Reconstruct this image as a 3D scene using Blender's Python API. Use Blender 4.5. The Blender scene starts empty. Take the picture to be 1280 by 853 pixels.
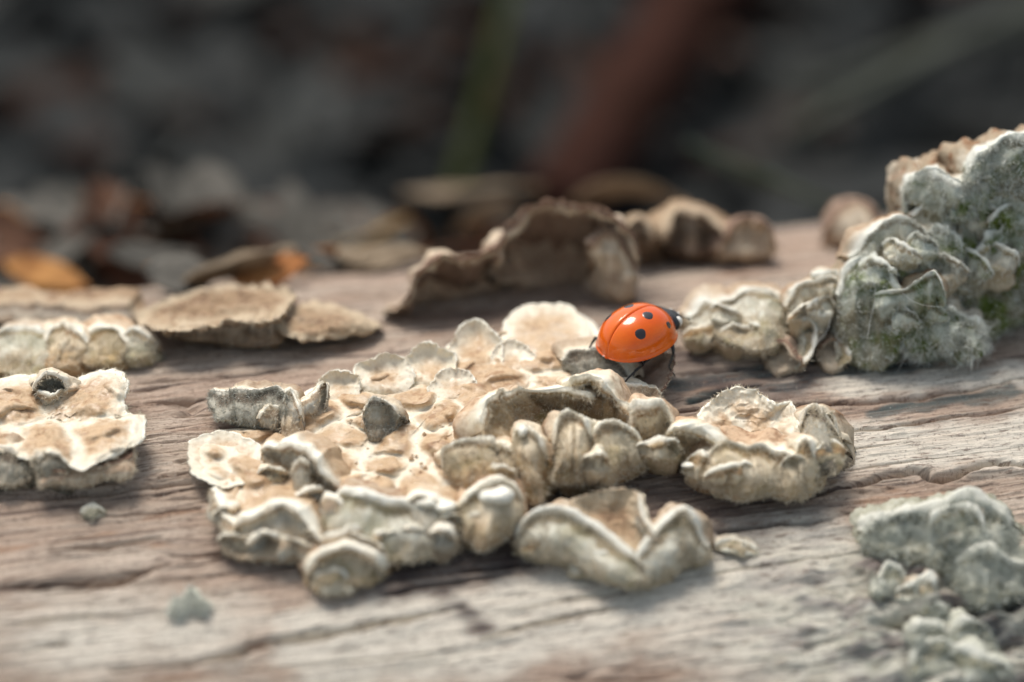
import bpy, math, random
import numpy as np
from mathutils import Vector, Matrix

random.seed(7)
RNG = np.random.default_rng(11)
scene = bpy.context.scene
# one Blender unit is one centimetre
scene.unit_settings.system = 'METRIC'
scene.unit_settings.scale_length = 0.01

# ------------------------------------------------------------------ camera
PITCH = math.radians(30.0)
DIST = 23.0
LENS = 100.0
CAM = np.array([0.0, -DIST * math.cos(PITCH), DIST * math.sin(PITCH)])
cam_data = bpy.data.cameras.new('camera')
cam = bpy.data.objects.new('camera', cam_data)
scene.collection.objects.link(cam)
cam.location = CAM
cam.rotation_euler = (math.pi / 2 - PITCH, 0, 0)
cam_data.lens = LENS
cam_data.sensor_width = 36.0
cam_data.clip_start = 0.5
cam_data.clip_end = 6000.0
cam_data.dof.use_dof = True
cam_data.dof.focus_distance = 21.65
cam_data.dof.aperture_fstop = LENS * 1e-3 / 0.78      # aperture 7.8 mm across
cam_data.dof.aperture_blades = 0
scene.camera = cam

# ------------------------------------------------------------------ light
SUN_ELEV, SUN_AZ = math.radians(62), math.radians(-28)   # azimuth measured from +Y towards +X
world = bpy.data.worlds.new('World')
scene.world = world
world.use_nodes = True
wn, wl = world.node_tree.nodes, world.node_tree.links
bg = wn['Background']
sky = wn.new('ShaderNodeTexSky')
sky.sky_type = 'NISHITA'
sky.sun_disc = False
sky.sun_elevation = SUN_ELEV
sky.sun_rotation = SUN_AZ
sky.dust_density = 3.0
hs = wn.new('ShaderNodeHueSaturation')          # thin overcast: a whiter sky
hs.inputs['Saturation'].default_value = .62
hs.inputs['Hue'].default_value = .482
wl.new(sky.outputs['Color'], hs.inputs['Color'])
wl.new(hs.outputs['Color'], bg.inputs['Color'])
bg.inputs['Strength'].default_value = 0.12
sun_data = bpy.data.lights.new('sun', 'SUN')
sun_data.energy = 2.0
sun_data.angle = math.radians(25)
sun_data.color = (1.0, 0.96, 0.90)
sun = bpy.data.objects.new('sun', sun_data)
scene.collection.objects.link(sun)
sd = Vector((math.sin(SUN_AZ) * math.cos(SUN_ELEV), math.cos(SUN_AZ) * math.cos(SUN_ELEV), math.sin(SUN_ELEV)))
sun.rotation_euler = (-sd).to_track_quat('-Z', 'Y').to_euler()
sun.location = sd * 100

vs = scene.view_settings
vs.view_transform = 'Standard'
vs.look = 'None'
vs.gamma = 1.0
vs.exposure = 0.60
scene.cycles.use_denoising = True
try:
    scene.cycles.denoiser = 'OPENIMAGEDENOISE'
except Exception:
    pass

# ------------------------------------------------------------------ log frame and picture rays
PSI = math.radians(12.0)
R_LOG, V_C = 9.0, -1.0
Z0 = R_LOG - math.sqrt(R_LOG ** 2 - V_C ** 2)
CP, SP = math.cos(PSI), math.sin(PSI)


def uv_of(x, y):
    return x * CP + y * SP, -x * SP + y * CP


def xy_of(u, v):
    return u * CP - v * SP, u * SP + v * CP


def base_h(v):
    d = np.clip(v - V_C, -R_LOG * .999, R_LOG * .999)
    return np.sqrt(R_LOG ** 2 - d ** 2) - R_LOG + Z0


K = 36.0 / 1280.0 / LENS


def rays(px, py):
    px, py = np.asarray(px, float), np.asarray(py, float)
    a, b = (px - 640.0) * K, (426.5 - py) * K
    fwd = np.array([0, math.cos(PITCH), -math.sin(PITCH)])
    up = np.array([0, math.sin(PITCH), math.cos(PITCH)])
    d = a[..., None] * np.array([1.0, 0, 0]) + b[..., None] * up + fwd
    return d


def pt(px, py, h=0.0):
    """the place h centimetres above the log that lies in this direction"""
    px, py, h = np.broadcast_arrays(np.asarray(px, float), np.asarray(py, float), np.asarray(h, float))
    d = rays(px, py)
    t = np.full(px.shape, DIST, float)
    for _ in range(12):
        p = CAM + d * t[..., None]
        _, v = uv_of(p[..., 0], p[..., 1])
        zt = base_h(v) + h
        t = t + 0.85 * (zt - p[..., 2]) / d[..., 2]
        t = np.clip(t, 12.0, 26.9 + 0 * t)
    return CAM + d * t[..., None]


def pt_y(px, py, y):
    d = rays(px, py)
    t = (y - CAM[1]) / d[..., 1]
    return CAM + d * np.asarray(t)[..., None]


# ------------------------------------------------------------------ noise
_perm = np.random.default_rng(3).permutation(256).astype(np.int64)
_g = np.random.default_rng(4).normal(size=(256, 3))
_g /= np.linalg.norm(_g, axis=1)[:, None]


def noise3(P):
    P = np.asarray(P, float)
    i = np.floor(P).astype(np.int64)
    f = P - i
    w = f * f * f * (f * (f * 6 - 15) + 10)
    out = 0
    for dx in (0, 1):
        for dy in (0, 1):
            for dz in (0, 1):
                hsh = _perm[(_perm[(_perm[(i[..., 0] + dx) & 255] + i[..., 1] + dy) & 255] + i[..., 2] + dz) & 255]
                gr = _g[hsh]
                dd = gr[..., 0] * (f[..., 0] - dx) + gr[..., 1] * (f[..., 1] - dy) + gr[..., 2] * (f[..., 2] - dz)
                ww = (w[..., 0] if dx else 1 - w[..., 0]) * (w[..., 1] if dy else 1 - w[..., 1]) * (w[..., 2] if dz else 1 - w[..., 2])
                out = out + dd * ww
    return out * 1.5


def fbm(P, octs=3, gain=.5):
    s, a = 0, 1.0
    for k in range(octs):
        s = s + a * noise3(np.asarray(P) * 2.03 ** k + 17.3 * k)
        a *= gain
    return s


def sstep(a, b, x):
    t = np.clip((x - a) / (b - a), 0, 1)
    return t * t * (3 - 2 * t)


def catmull(P, n, closed=False):
    P = np.asarray(P, float)
    m = len(P)
    if closed:
        t = np.arange(n) / n * m
    else:
        t = np.linspace(0, m - 1, n)
        t[-1] = m - 1 - 1e-9
    i = np.floor(t).astype(int)
    f = (t - i)[:, None]
    if P.ndim == 3:
        f = f[:, :, None]
    if closed:
        a, b, c, d = P[(i - 1) % m], P[i % m], P[(i + 1) % m], P[(i + 2) % m]
    else:
        a, b, c, d = P[np.maximum(i - 1, 0)], P[i], P[np.minimum(i + 1, m - 1)], P[np.minimum(i + 2, m - 1)]
    return .5 * ((2 * b) + (-a + c) * f + (2 * a - 5 * b + 4 * c - d) * f ** 2 + (-a + 3 * b - 3 * c + d) * f ** 3)


# ------------------------------------------------------------------ object helpers
COL = scene.collection


def make_mesh(name, V, F4=None, F3=None, attrs=None, smooth=True):
    me = bpy.data.meshes.new(name)
    V = np.asarray(V, np.float32)
    loops, starts, n = [], [], 0
    if F4 is not None and len(F4):
        F4 = np.asarray(F4, np.int32)
        loops.append(F4.ravel()); starts.append(np.arange(len(F4)) * 4); n = len(F4) * 4
    if F3 is not None and len(F3):
        F3 = np.asarray(F3, np.int32)
        loops.append(F3.ravel()); starts.append(n + np.arange(len(F3)) * 3)
    loops = np.concatenate(loops); starts = np.concatenate(starts).astype(np.int32)
    me.vertices.add(len(V)); me.vertices.foreach_set('co', V.ravel())
    me.loops.add(len(loops)); me.loops.foreach_set('vertex_index', loops)
    me.polygons.add(len(starts)); me.polygons.foreach_set('loop_start', starts)
    if smooth:
        me.polygons.foreach_set('use_smooth', np.ones(len(starts), bool))
    if attrs:
        for k, a in attrs.items():
            at = me.attributes.new(k, 'FLOAT', 'POINT')
            at.data.foreach_set('value', np.asarray(a, np.float32).ravel())
    me.update(calc_edges=True)
    return me


def obj(name, me, mat, parent=None):
    o = bpy.data.objects.new(name, me)
    COL.objects.link(o)
    if mat is not None:
        me.materials.append(mat)
    if parent is not None:
        o.parent = parent
        o.matrix_parent_inverse = parent.matrix_world.inverted()
    return o


def tag(o, label=None, cat=None, group=None, kind=None):
    if label: o['label'] = label
    if cat: o['category'] = cat
    if group: o['group'] = group
    if kind: o['kind'] = kind
    return o


def thing(name, label, cat, loc, group=None):
    o = bpy.data.objects.new(name, None)
    o.empty_display_size = .2
    COL.objects.link(o)
    o.location = [float(c) for c in loc]
    o.matrix_world = Matrix.Translation(o.location)
    return tag(o, label, cat, group)


def grid_faces(n, m, wrap_n=False, wrap_m=False):
    ii = np.arange(n if wrap_n else n - 1)
    jj = np.arange(m if wrap_m else m - 1)
    I, J = np.meshgrid(ii, jj, indexing='ij')
    I2, J2 = (I + 1) % n, (J + 1) % m
    return np.stack([I * m + J, I2 * m + J, I2 * m + J2, I * m + J2], -1).reshape(-1, 4)


def grid_normals(V, wrap_n=False, wrap_m=False):
    def diff(A, ax, wrap):
        if wrap:
            return np.roll(A, -1, ax) - np.roll(A, 1, ax)
        return np.gradient(A, axis=ax)
    N = np.cross(diff(V, 0, wrap_n), diff(V, 1, wrap_m))
    return N / (np.linalg.norm(N, axis=-1, keepdims=True) + 1e-12)


# ------------------------------------------------------------------ materials
def new_mat(name):
    m = bpy.data.materials.new(name)
    m.use_nodes = True
    nt = m.node_tree
    return m, nt, nt.nodes['Principled BSDF']


class NB:
    """small node builder"""
    def __init__(s, nt): s.nt = nt; s.L = nt.links

    def n(s, typ, **kw):
        nd = s.nt.nodes.new(typ)
        for k, v in kw.items(): setattr(nd, k, v)
        return nd

    def inp(s, sock, v):
        if isinstance(v, bpy.types.NodeSocket): s.L.new(v, sock)
        elif isinstance(v, (tuple, list)) and sock.type == 'RGBA' and len(v) == 3: sock.default_value = (*v, 1)
        else: sock.default_value = v

    def attr(s, name): return s.n('ShaderNodeAttribute', attribute_name=name).outputs['Fac']

    def coord(s): return s.n('ShaderNodeTexCoord').outputs['Object']

    def mapping(s, vec, scale=(1, 1, 1), rot=(0, 0, 0), loc=(0, 0, 0)):
        m = s.n('ShaderNodeMapping')
        s.L.new(vec, m.inputs[0]); m.inputs['Scale'].default_value = scale
        m.inputs['Rotation'].default_value = rot; m.inputs['Location'].default_value = loc
        return m.outputs[0]

    def noise(s, vec, scale, detail=3, rough=.55, dist=0):
        t = s.n('ShaderNodeTexNoise')
        s.L.new(vec, t.inputs['Vector'])
        t.inputs['Scale'].default_value = scale; t.inputs['Detail'].default_value = detail
        t.inputs['Roughness'].default_value = rough; t.inputs['Distortion'].default_value = dist
        return t.outputs['Fac']

    def voro(s, vec, scale, feat='F1'):
        t = s.n('ShaderNodeTexVoronoi', feature=feat)
        s.L.new(vec, t.inputs['Vector']); t.inputs['Scale'].default_value = scale
        return t.outputs['Distance']

    def rng(s, v, a, b, c=0., d=1.):
        m = s.n('ShaderNodeMapRange', interpolation_type='SMOOTHSTEP')
        s.inp(m.inputs[0], v)
        m.inputs[1].default_value = a; m.inputs[2].default_value = b
        m.inputs[3].default_value = c; m.inputs[4].default_value = d
        return m.outputs[0]

    def math(s, op, a, b=0.):
        m = s.n('ShaderNodeMath', operation=op)
        s.inp(m.inputs[0], a); s.inp(m.inputs[1], b)
        return m.outputs[0]

    def mix(s, f, a, b, mode='MIX'):
        m = s.n('ShaderNodeMix', data_type='RGBA', blend_type=mode)
        s.inp(m.inputs[0], f); s.inp(m.inputs[6], a); s.inp(m.inputs[7], b)
        return m.outputs[2]

    def bump(s, hgt, strength=.3, dist=.01, normal=None):
        b = s.n('ShaderNodeBump')
        s.inp(b.inputs['Height'], hgt); b.inputs['Strength'].default_value = strength
        b.inputs['Distance'].default_value = dist
        if normal is not None: s.L.new(normal, b.inputs['Normal'])
        return b.outputs[0]


def fungus_mat(name, top=(.50, .33, .19), top_dark=(.30, .17, .09), cream=(.74, .64, .48), under=(.36, .28, .18),
               under_dark=(.16, .10, .06), rim=(.86, .82, .70), moss=(.12, .13, .03), moss_amt=0., grey=(.50, .50, .44), grey_amt=.4, wet=0.):
    m, nt, bs = new_mat(name)
    b = NB(nt)
    co = b.coord()
    n_lo = b.noise(co, 2.2, 4, .6)
    n_mid = b.noise(co, 9, 4, .6)
    n_hi = b.noise(co, 38, 4, .65)
    side, rimv, s = b.attr('side'), b.attr('rim'), b.attr('zone')
    # upper face: cream edge, tan body, brown blotches
    sj = b.math('ADD', s, b.math('MULTIPLY', b.math('SUBTRACT', n_mid, .5), .28))
    c_top = b.mix(b.rng(sj, .02, .20), cream, top)
    c_top = b.mix(b.math('MULTIPLY', b.rng(n_mid, .46, .66), b.rng(sj, .08, .3)), c_top, top_dark)
    c_top = b.mix(b.math('MULTIPLY', b.rng(n_lo, .52, .70), .55), c_top, cream)
    # hairy face: concentric bands and radial hair streaks
    cs = b.n('ShaderNodeCombineXYZ')
    b.inp(cs.inputs[0], b.math('MULTIPLY', b.attr('arc'), 34.0)); b.inp(cs.inputs[1], b.math('MULTIPLY', s, 5.0))
    streak = b.noise(cs.outputs[0], 1.0, 4, .65)
    band = b.math('SINE', b.math('ADD', b.math('MULTIPLY', sj, 30.0), b.math('MULTIPLY', n_lo, 9.0)))
    c_un = b.mix(b.rng(band, -.5, .9, 0, .55), under, under_dark)
    c_un = b.mix(b.math('MULTIPLY', b.rng(n_mid, .42, .66), grey_amt), c_un, grey)
    c_un = b.mix(b.math('MULTIPLY', b.rng(n_lo, .50, .68), .6), c_un, under_dark)
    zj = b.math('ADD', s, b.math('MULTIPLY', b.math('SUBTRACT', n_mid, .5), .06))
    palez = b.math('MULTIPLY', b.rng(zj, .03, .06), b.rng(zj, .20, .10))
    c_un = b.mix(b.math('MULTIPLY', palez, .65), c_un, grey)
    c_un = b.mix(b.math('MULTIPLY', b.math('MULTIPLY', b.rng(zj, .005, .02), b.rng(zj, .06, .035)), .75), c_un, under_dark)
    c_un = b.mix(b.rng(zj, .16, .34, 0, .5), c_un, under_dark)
    c_un = b.mix(b.rng(streak, .52, .74, 0, .42), c_un, grey)
    c_un = b.mix(b.rng(streak, .46, .28, 0, .5), c_un, under_dark)
    if moss_amt > 0:
        c_un = b.mix(b.math('MULTIPLY', b.rng(b.noise(co, 3.1, 4, .6), .45, .65), moss_amt), c_un, moss)
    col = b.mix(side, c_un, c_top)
    col = b.mix(b.math('MULTIPLY', b.rng(rimv, .35, .9), .85), col, rim)
    col = b.mix(b.rng(n_hi, .3, .75, 0, .38), col, (.12, .07, .04), 'SOFT_LIGHT')
    col = b.mix(b.rng(b.voro(co, 26), .05, .22, .35, 0), col, (.16, .10, .06))
    nt.links.new(col, bs.inputs['Base Color'])
    if wet > 0:
        w = b.math('MULTIPLY', b.rng(b.noise(co, 5, 3), .44, .58), side)
        nt.links.new(b.math('SUBTRACT', .8, b.math('MULTIPLY', w, wet)), bs.inputs['Roughness'])
    else:
        bs.inputs['Roughness'].default_value = .85
    bs.inputs['Specular IOR Level'].default_value = .35
    hh = b.math('ADD', b.math('ADD', b.math('MULTIPLY', n_hi, .7), b.math('MULTIPLY', b.math('MULTIPLY', streak, 1.1), b.math('SUBTRACT', 1.0, side))), b.math('MULTIPLY', b.noise(co, 110, 3, .7), .5))
    nt.links.new(b.bump(hh, .20 if wet > 0 else .5, .02), bs.inputs['Normal'])
    return m


def simple_mat(name, c1, c2, scale=4., rough=.8, c3=None, bump=.3, spec=.4, scale2=20., stretch=(1, 1, 1)):
    m, nt, bs = new_mat(name)
    b = NB(nt)
    co = b.mapping(b.coord(), stretch)
    n1, n2 = b.noise(co, scale, 4, .6), b.noise(co, scale2, 4, .6)
    col = b.mix(b.rng(n1, .35, .65), c1, c2)
    if c3: col = b.mix(b.rng(n2, .45, .7), col, c3)
    nt.links.new(col, bs.inputs['Base Color'])
    bs.inputs['Roughness'].default_value = rough
    bs.inputs['Specular IOR Level'].default_value = spec
    if bump: nt.links.new(b.bump(n2, bump, .02), bs.inputs['Normal'])
    return m


# ================================================================== LOG
CRACKS = [  # picture polyline, width cm, depth cm
    ([(1055, 612), (1100, 603), (1150, 592), (1165, 602), (1210, 590), (1240, 580), (1290, 582)], .020, .16),
    ([(940, 632), (1000, 622), (1060, 612)], .016, .08),
    ([(140, 838), (250, 828), (360, 802), (470, 783), (580, 760)], .022, .07),
    ([(60, 688), (130, 682), (200, 673)], .016, .06),
    ([(0, 734), (80, 728), (150, 722), (210, 708)], .030, .07),
    ([(205, 695), (260, 690), (300, 686)], .018, .06),
    ([(0, 628), (60, 620), (140, 612), (240, 604)], .022, .08),
    ([(120, 644), (190, 640), (250, 634)], .014, .05),
    ([(180, 602), (235, 592)], .014, .05),
    ([(880, 520), (960, 512), (1040, 505), (1130, 498), (1200, 488), (1290, 470)], .020, .06),
    ([(860, 505), (905, 492), (950, 482)], .022, .07),
    ([(850, 470), (920, 462), (1000, 455), (1080, 446), (1160, 436)], .018, .06),
    ([(1030, 545), (1100, 536), (1200, 520), (1290, 508)], .012, .04),
    ([(900, 666), (960, 658), (1040, 652)], .030, .06),
    ([(180, 505), (240, 500), (300, 498)], .014, .05),
    ([(170, 480), (300, 470), (400, 458)], .010, .04),
    ([(480, 745), (560, 728), (640, 718)], .02, .05),
    ([(1100, 785), (1200, 770), (1290, 750)], .04, .09),
    ([(600, 800), (700, 776), (800, 760)], .016, .04),
    ([(0, 780), (100, 772), (200, 762)], .014, .03),
]
u_ax = np.concatenate([np.linspace(-26, -5.6, 40)[:-1], np.linspace(-5.6, 6.0, 470), np.linspace(6.0, 28, 40)[1:]])
# across the log: arc angle from the crown
a_vis0, a_vis1 = math.asin((-5.0 - V_C) / R_LOG), math.asin((3.6 - V_C) / R_LOG)
a_ax = np.concatenate([np.linspace(-math.pi * .62, a_vis0, 36)[:-1], np.linspace(a_vis0, a_vis1, 1250), np.linspace(a_vis1, math.pi * .62, 60)[1:]])
U, A = np.meshgrid(u_ax, a_ax, indexing='ij')
ARC = A * R_LOG


def wood_height(U, V):
    """relief of the weathered wood, V is measured along the arc"""
    w = V + .06 * noise3(np.stack([U * .25, V * .5, 0 * U], -1)) + .008 * noise3(np.stack([U * 1.3, V * 2, 0 * U + 5], -1))
    z = .035 * fbm(np.stack([U * .22, V * .6, 0 * U + 9], -1), 2)
    z += .007 * fbm(np.stack([U * .3, w * 5, 0 * U + 2], -1), 3, .6)
    z += .010 * fbm(np.stack([U * .9, w * 22, 0 * U + 4], -1), 2, .7)
    z += .010 * sstep(.1, .5, fbm(np.stack([U * 2.2, w * 9, 0 * U + 14], -1), 3, .6))
    for sc, dep, wid, sd_ in ((2.6, .060, .015, 1.), (6.0, .030, .022, 7.)):
        n = noise3(np.stack([U * .16 * sc / 2.6, w * sc, 0 * U + sd_], -1))
        msk = sstep(-.05, .35, noise3(np.stack([U * .5, w * 1.2, 0 * U + sd_ + 3], -1)))
        z -= 1.7 * dep * msk * np.exp(-(n / wid) ** 2)
    # crusty, flaking surface on the near flank towards +u
    crust = sstep(.2, 1.6, U - .4 * (V + 3.2) + .6 * noise3(np.stack([U * .8, V * .8, 0 * U], -1))) * sstep(-1.5, -2.4, V + .1 * U)
    bl = fbm(np.stack([U * 3.2, V * 4.5, 0 * U + 1], -1), 3, .55)
    z += crust * (.10 * np.clip(bl, -.2, 1))
    z += .005 * noise3(np.stack([U * 14, V * 20, 0 * U], -1))
    z += .007 * np.abs(noise3(np.stack([U * 1.1, w * 38, 0 * U + 21], -1)))
    return z, crust


Hw, CRUST = wood_height(U, ARC)


def seg_dist(X, Y, pts):
    best = np.full(X.shape, 9.0)
    for (x0, y0), (x1, y1) in zip(pts[:-1], pts[1:]):
        dx, dy = x1 - x0, y1 - y0
        t = np.clip(((X - x0) * dx + (Y - y0) * dy) / (dx * dx + dy * dy + 1e-9), 0, 1)
        best = np.minimum(best, np.hypot(X - x0 - t * dx, Y - y0 - t * dy))
    return best


wob = .035 * noise3(np.stack([U * 2.5, ARC * 1.0, 0 * U + 40], -1)) + .012 * noise3(np.stack([U * 8, ARC * 4, 0 * U + 41], -1))
for poly, wid, dep in CRACKS:
    wid, dep = wid * 1.25, dep * 1.7
    pp = catmull(np.array(poly), 14)
    P = pt(pp[:, 0], pp[:, 1], 0)
    cu, cv = uv_of(P[:, 0], P[:, 1])
    ca = np.arcsin((cv - V_C) / R_LOG) * R_LOG
    b = (U > cu.min() - .3) & (U < cu.max() + .3) & (ARC > ca.min() - .4) & (ARC < ca.max() + .4)
    if not b.any(): continue
    d = seg_dist(U[b], (ARC + wob)[b], np.stack([cu, ca], -1))
    tt = np.clip((U[b] - cu.min()) / (cu.max() - cu.min()), 0, 1)
    taper = (.35 + .65 * np.sin(np.pi * np.clip(tt, .04, .96))) * (.62 + .5 * sstep(-.3, .4, noise3(np.stack([U[b] * 3, 0 * d, 0 * d + wid * 900], -1))))
    Hw[b] -= 2.2 * dep * taper * np.exp(-(d / (.8 * wid * taper)) ** 1.3)
    Hw[b] += .08 * dep * np.exp(-((d - 2.4 * wid) / (1.6 * wid)) ** 2)

rr = R_LOG + Hw
X, Y = xy_of(U, V_C + rr * np.sin(A))
Z = rr * np.cos(A) - R_LOG + Z0
LV = np.stack([X, Y, Z], -1)


def stain_or_shade(pts, wid, soft=.5):
    P = pt(np.array([p[0] for p in pts]), np.array([p[1] for p in pts]), 0)
    cu, cv = uv_of(P[:, 0], P[:, 1])
    ca = np.arcsin((cv - V_C) / R_LOG) * R_LOG
    d = seg_dist(U, ARC + wob * 3, np.stack([cu, ca], -1))
    return 1 - sstep(wid * (1 - soft), wid * (1 + soft), d + .10 * fbm(np.stack([U * 1.5, ARC * 5, 0 * U + 60], -1), 3))


dark = np.maximum.reduce([  # wood stains, with shade painted in under fungus edges and the arch
    stain_or_shade([(440, 720), (530, 715), (620, 700)], .22), stain_or_shade([(560, 745), (590, 770)], .12),
    .8 * stain_or_shade([(680, 640), (800, 625), (930, 650)], .30), .6 * stain_or_shade([(850, 610), (1000, 640)], .2),
    .7 * stain_or_shade([(300, 690), (420, 700)], .15), .85 * stain_or_shade([(850, 450), (950, 500), (1000, 470)], .22), .6 * stain_or_shade([(560, 400), (800, 370)], .3)])
teal = np.maximum.reduce([
    stain_or_shade([(850, 480), (930, 466), (1010, 452)], .10), stain_or_shade([(870, 500), (950, 486), (1010, 478)], .06),
    stain_or_shade([(1040, 462), (1120, 458), (1200, 440)], .09), .9 * stain_or_shade([(1090, 515), (1180, 503), (1260, 488)], .07),
    .7 * stain_or_shade([(960, 470), (1060, 470)], .06), .5 * stain_or_shade([(1180, 800), (1280, 770)], .2)])
pale = np.maximum.reduce([
    stain_or_shade([(420, 810), (700, 770), (900, 720), (1000, 690)], .42, .8), .8 * stain_or_shade([(900, 780), (1100, 830)], .6, .8),
    .8 * stain_or_shade([(1080, 560), (1280, 545)], .35, .8), .7 * stain_or_shade([(1000, 480), (1280, 470)], .2, .8), .6 * stain_or_shade([(20, 800), (250, 790)], .5, .9)])
log_me = make_mesh('log', LV.reshape(-1, 3), grid_faces(*U.shape), attrs=dict(
    along=U, across=ARC, dark=dark, teal=teal, pale=pale, crust=CRUST))

wm, nt, bs = new_mat('weathered_wood')
b = NB(nt)
cx = b.n('ShaderNodeCombineXYZ')
b.inp(cx.inputs[0], b.attr('along')); b.inp(cx.inputs[1], b.attr('across'))
co = cx.outputs[0]
warp = b.noise(b.mapping(co, (.5, 1.2, 1)), 1.0, 2)
cy = b.n('ShaderNodeCombineXYZ')
b.inp(cy.inputs[0], b.attr('along'))
b.inp(cy.inputs[1], b.math('ADD', b.attr('across'), b.math('MULTIPLY', warp, .22)))
gv = cy.outputs[0]
g1 = b.noise(b.mapping(gv, (.10, 1.6, 1)), 2.0, 5, .62)
g2 = b.noise(b.mapping(gv, (.16, 7.0, 1)), 2.0, 5, .65)
g3 = b.noise(b.mapping(gv, (.6, 34, 1)), 2.0, 5, .75)
bl = b.noise(co, 1.1, 5, .6)
sp = b.noise(co, 30, 4, .7)
col = b.mix(b.rng(g1, .32, .68), (.38, .285, .212), (.56, .46, .365))
col = b.mix(b.rng(b.noise(b.mapping(co, (.35, .8, 1)), 1.4, 3), .42, .62, 0, .7), col, (.40, .275, .20))
col = b.mix(b.rng(g2, .555, .625, 0, .88), col, (.095, .062, .048))
col = b.mix(b.rng(g3, .50, .72, 0, .5), col, (.58, .51, .42))
col = b.mix(b.rng(g3, .46, .30, 0, .55), col, (.16, .11, .08))
col = b.mix(b.rng(b.noise(b.mapping(gv, (.5, 3, 1)), 2.2, 4), .58, .70, 0, .5), col, (.30, .14, .06))
col = b.mix(b.math('MULTIPLY', b.rng(b.math('ADD', b.attr('pale'), b.math('SUBTRACT', bl, .5)), .25, .80), .82), col, (.72, .66, .55))
cr = b.mix(b.rng(b.noise(co, 4.5, 5, .65), .38, .66), (.36, .36, .28), (.62, .60, .50))
cr = b.mix(b.rng(b.noise(b.mapping(co, (.6, 1.3, 1)), 3.4, 4), .47, .58, 0, .95), cr, (.10, .092, .10))
col = b.mix(b.math('MULTIPLY', b.attr('crust'), .72), col, cr)
tf = b.math('MULTIPLY', b.attr('teal'), b.rng(g2, .30, .60, .6, 1.))
col = b.mix(b.math('MULTIPLY', tf, .9), col, (.055, .085, .085))
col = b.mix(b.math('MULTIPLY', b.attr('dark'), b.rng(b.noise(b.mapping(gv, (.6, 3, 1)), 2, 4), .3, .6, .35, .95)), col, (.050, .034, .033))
col = b.mix(b.rng(sp, .54, .68, 0, .65), col, (.13, .08, .055))
col = b.mix(b.rng(b.noise(b.mapping(gv, (.30, 1.7, 1)), 18, 4, .75), .54, .62, 0, .7), col, (.13, .082, .058))
col = b.mix(b.rng(b.noise(co, 55, 2), .63, .74, 0, .5), col, (.72, .66, .56))
nt.links.new(col, bs.inputs['Base Color'])
bs.inputs['Roughness'].default_value = .8
bs.inputs['Specular IOR Level'].default_value = .3
hh = b.math('ADD', b.math('MULTIPLY', g3, .6), b.math('ADD', b.math('MULTIPLY', sp, .35), b.math('MULTIPLY', b.noise(co, 90, 3, .7), .2)))
nt.links.new(b.bump(hh, .8, .04), bs.inputs['Normal'])
log_o = obj('log', log_me, wm)
tag(log_o, 'weathered fallen log with long grain cracks and stained grey brown wood', 'log')


def surf(u, v):
    """approximate world point on the log"""
    x, y = xy_of(u, v)
    return np.array([x, y, base_h(v)])


# ================================================================== fungus primitives
UPV = np.array([0, 0, 1.0])


def fuzz(V, N, weight, count, length, parent, mat, name='fuzz', lay=.55, width=.0021, droop=.2):
    count = int(count * 2.6)
    V, N, w = V.reshape(-1, 3), N.reshape(-1, 3), np.clip(weight.reshape(-1), 0, None)
    if w.sum() <= 0: return
    idx = RNG.choice(len(V), count, p=w / w.sum())
    jit = RNG.normal(size=(count, 3)) * .012
    n = N[idx]
    jit -= (jit * n).sum(-1, keepdims=True) * n
    base = V[idx] + jit - n * .002
    d = n + RNG.normal(size=(count, 3)) * lay
    d[:, 2] -= droop
    d /= np.linalg.norm(d, axis=1)[:, None] + 1e-9
    L = length * RNG.uniform(.4, 1.25, count)[:, None]
    bend = RNG.normal(size=(count, 3)) * .35
    mid = base + d * L * .55
    tip = base + (d + bend) * L
    sidev = np.cross(d, RNG.normal(size=(count, 3)))
    sidev /= np.linalg.norm(sidev, axis=1)[:, None] + 1e-9
    W = width * RNG.uniform(.6, 1.3, count)[:, None]
    vv = np.stack([base - sidev * W, base + sidev * W, mid - sidev * W * .8, mid + sidev * W * .8, tip], 1).reshape(-1, 3)
    k = np.arange(count) * 5
    f4 = np.stack([k, k + 1, k + 3, k + 2], -1)
    f3 = np.stack([k + 2, k + 3, k + 4], -1)
    o = obj(name, make_mesh(name, vv, f4, f3), mat, parent)
    o['kind'] = 'stuff'
    return o


def rough_up(V, N, amp, seed, freq=6.0):
    a = fbm(V * freq + seed, 3, .6)
    f = noise3(V * freq * 4.5 + seed)
    return V + N * (amp * 1.5 * a + amp * .35 * f)[..., None]


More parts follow.
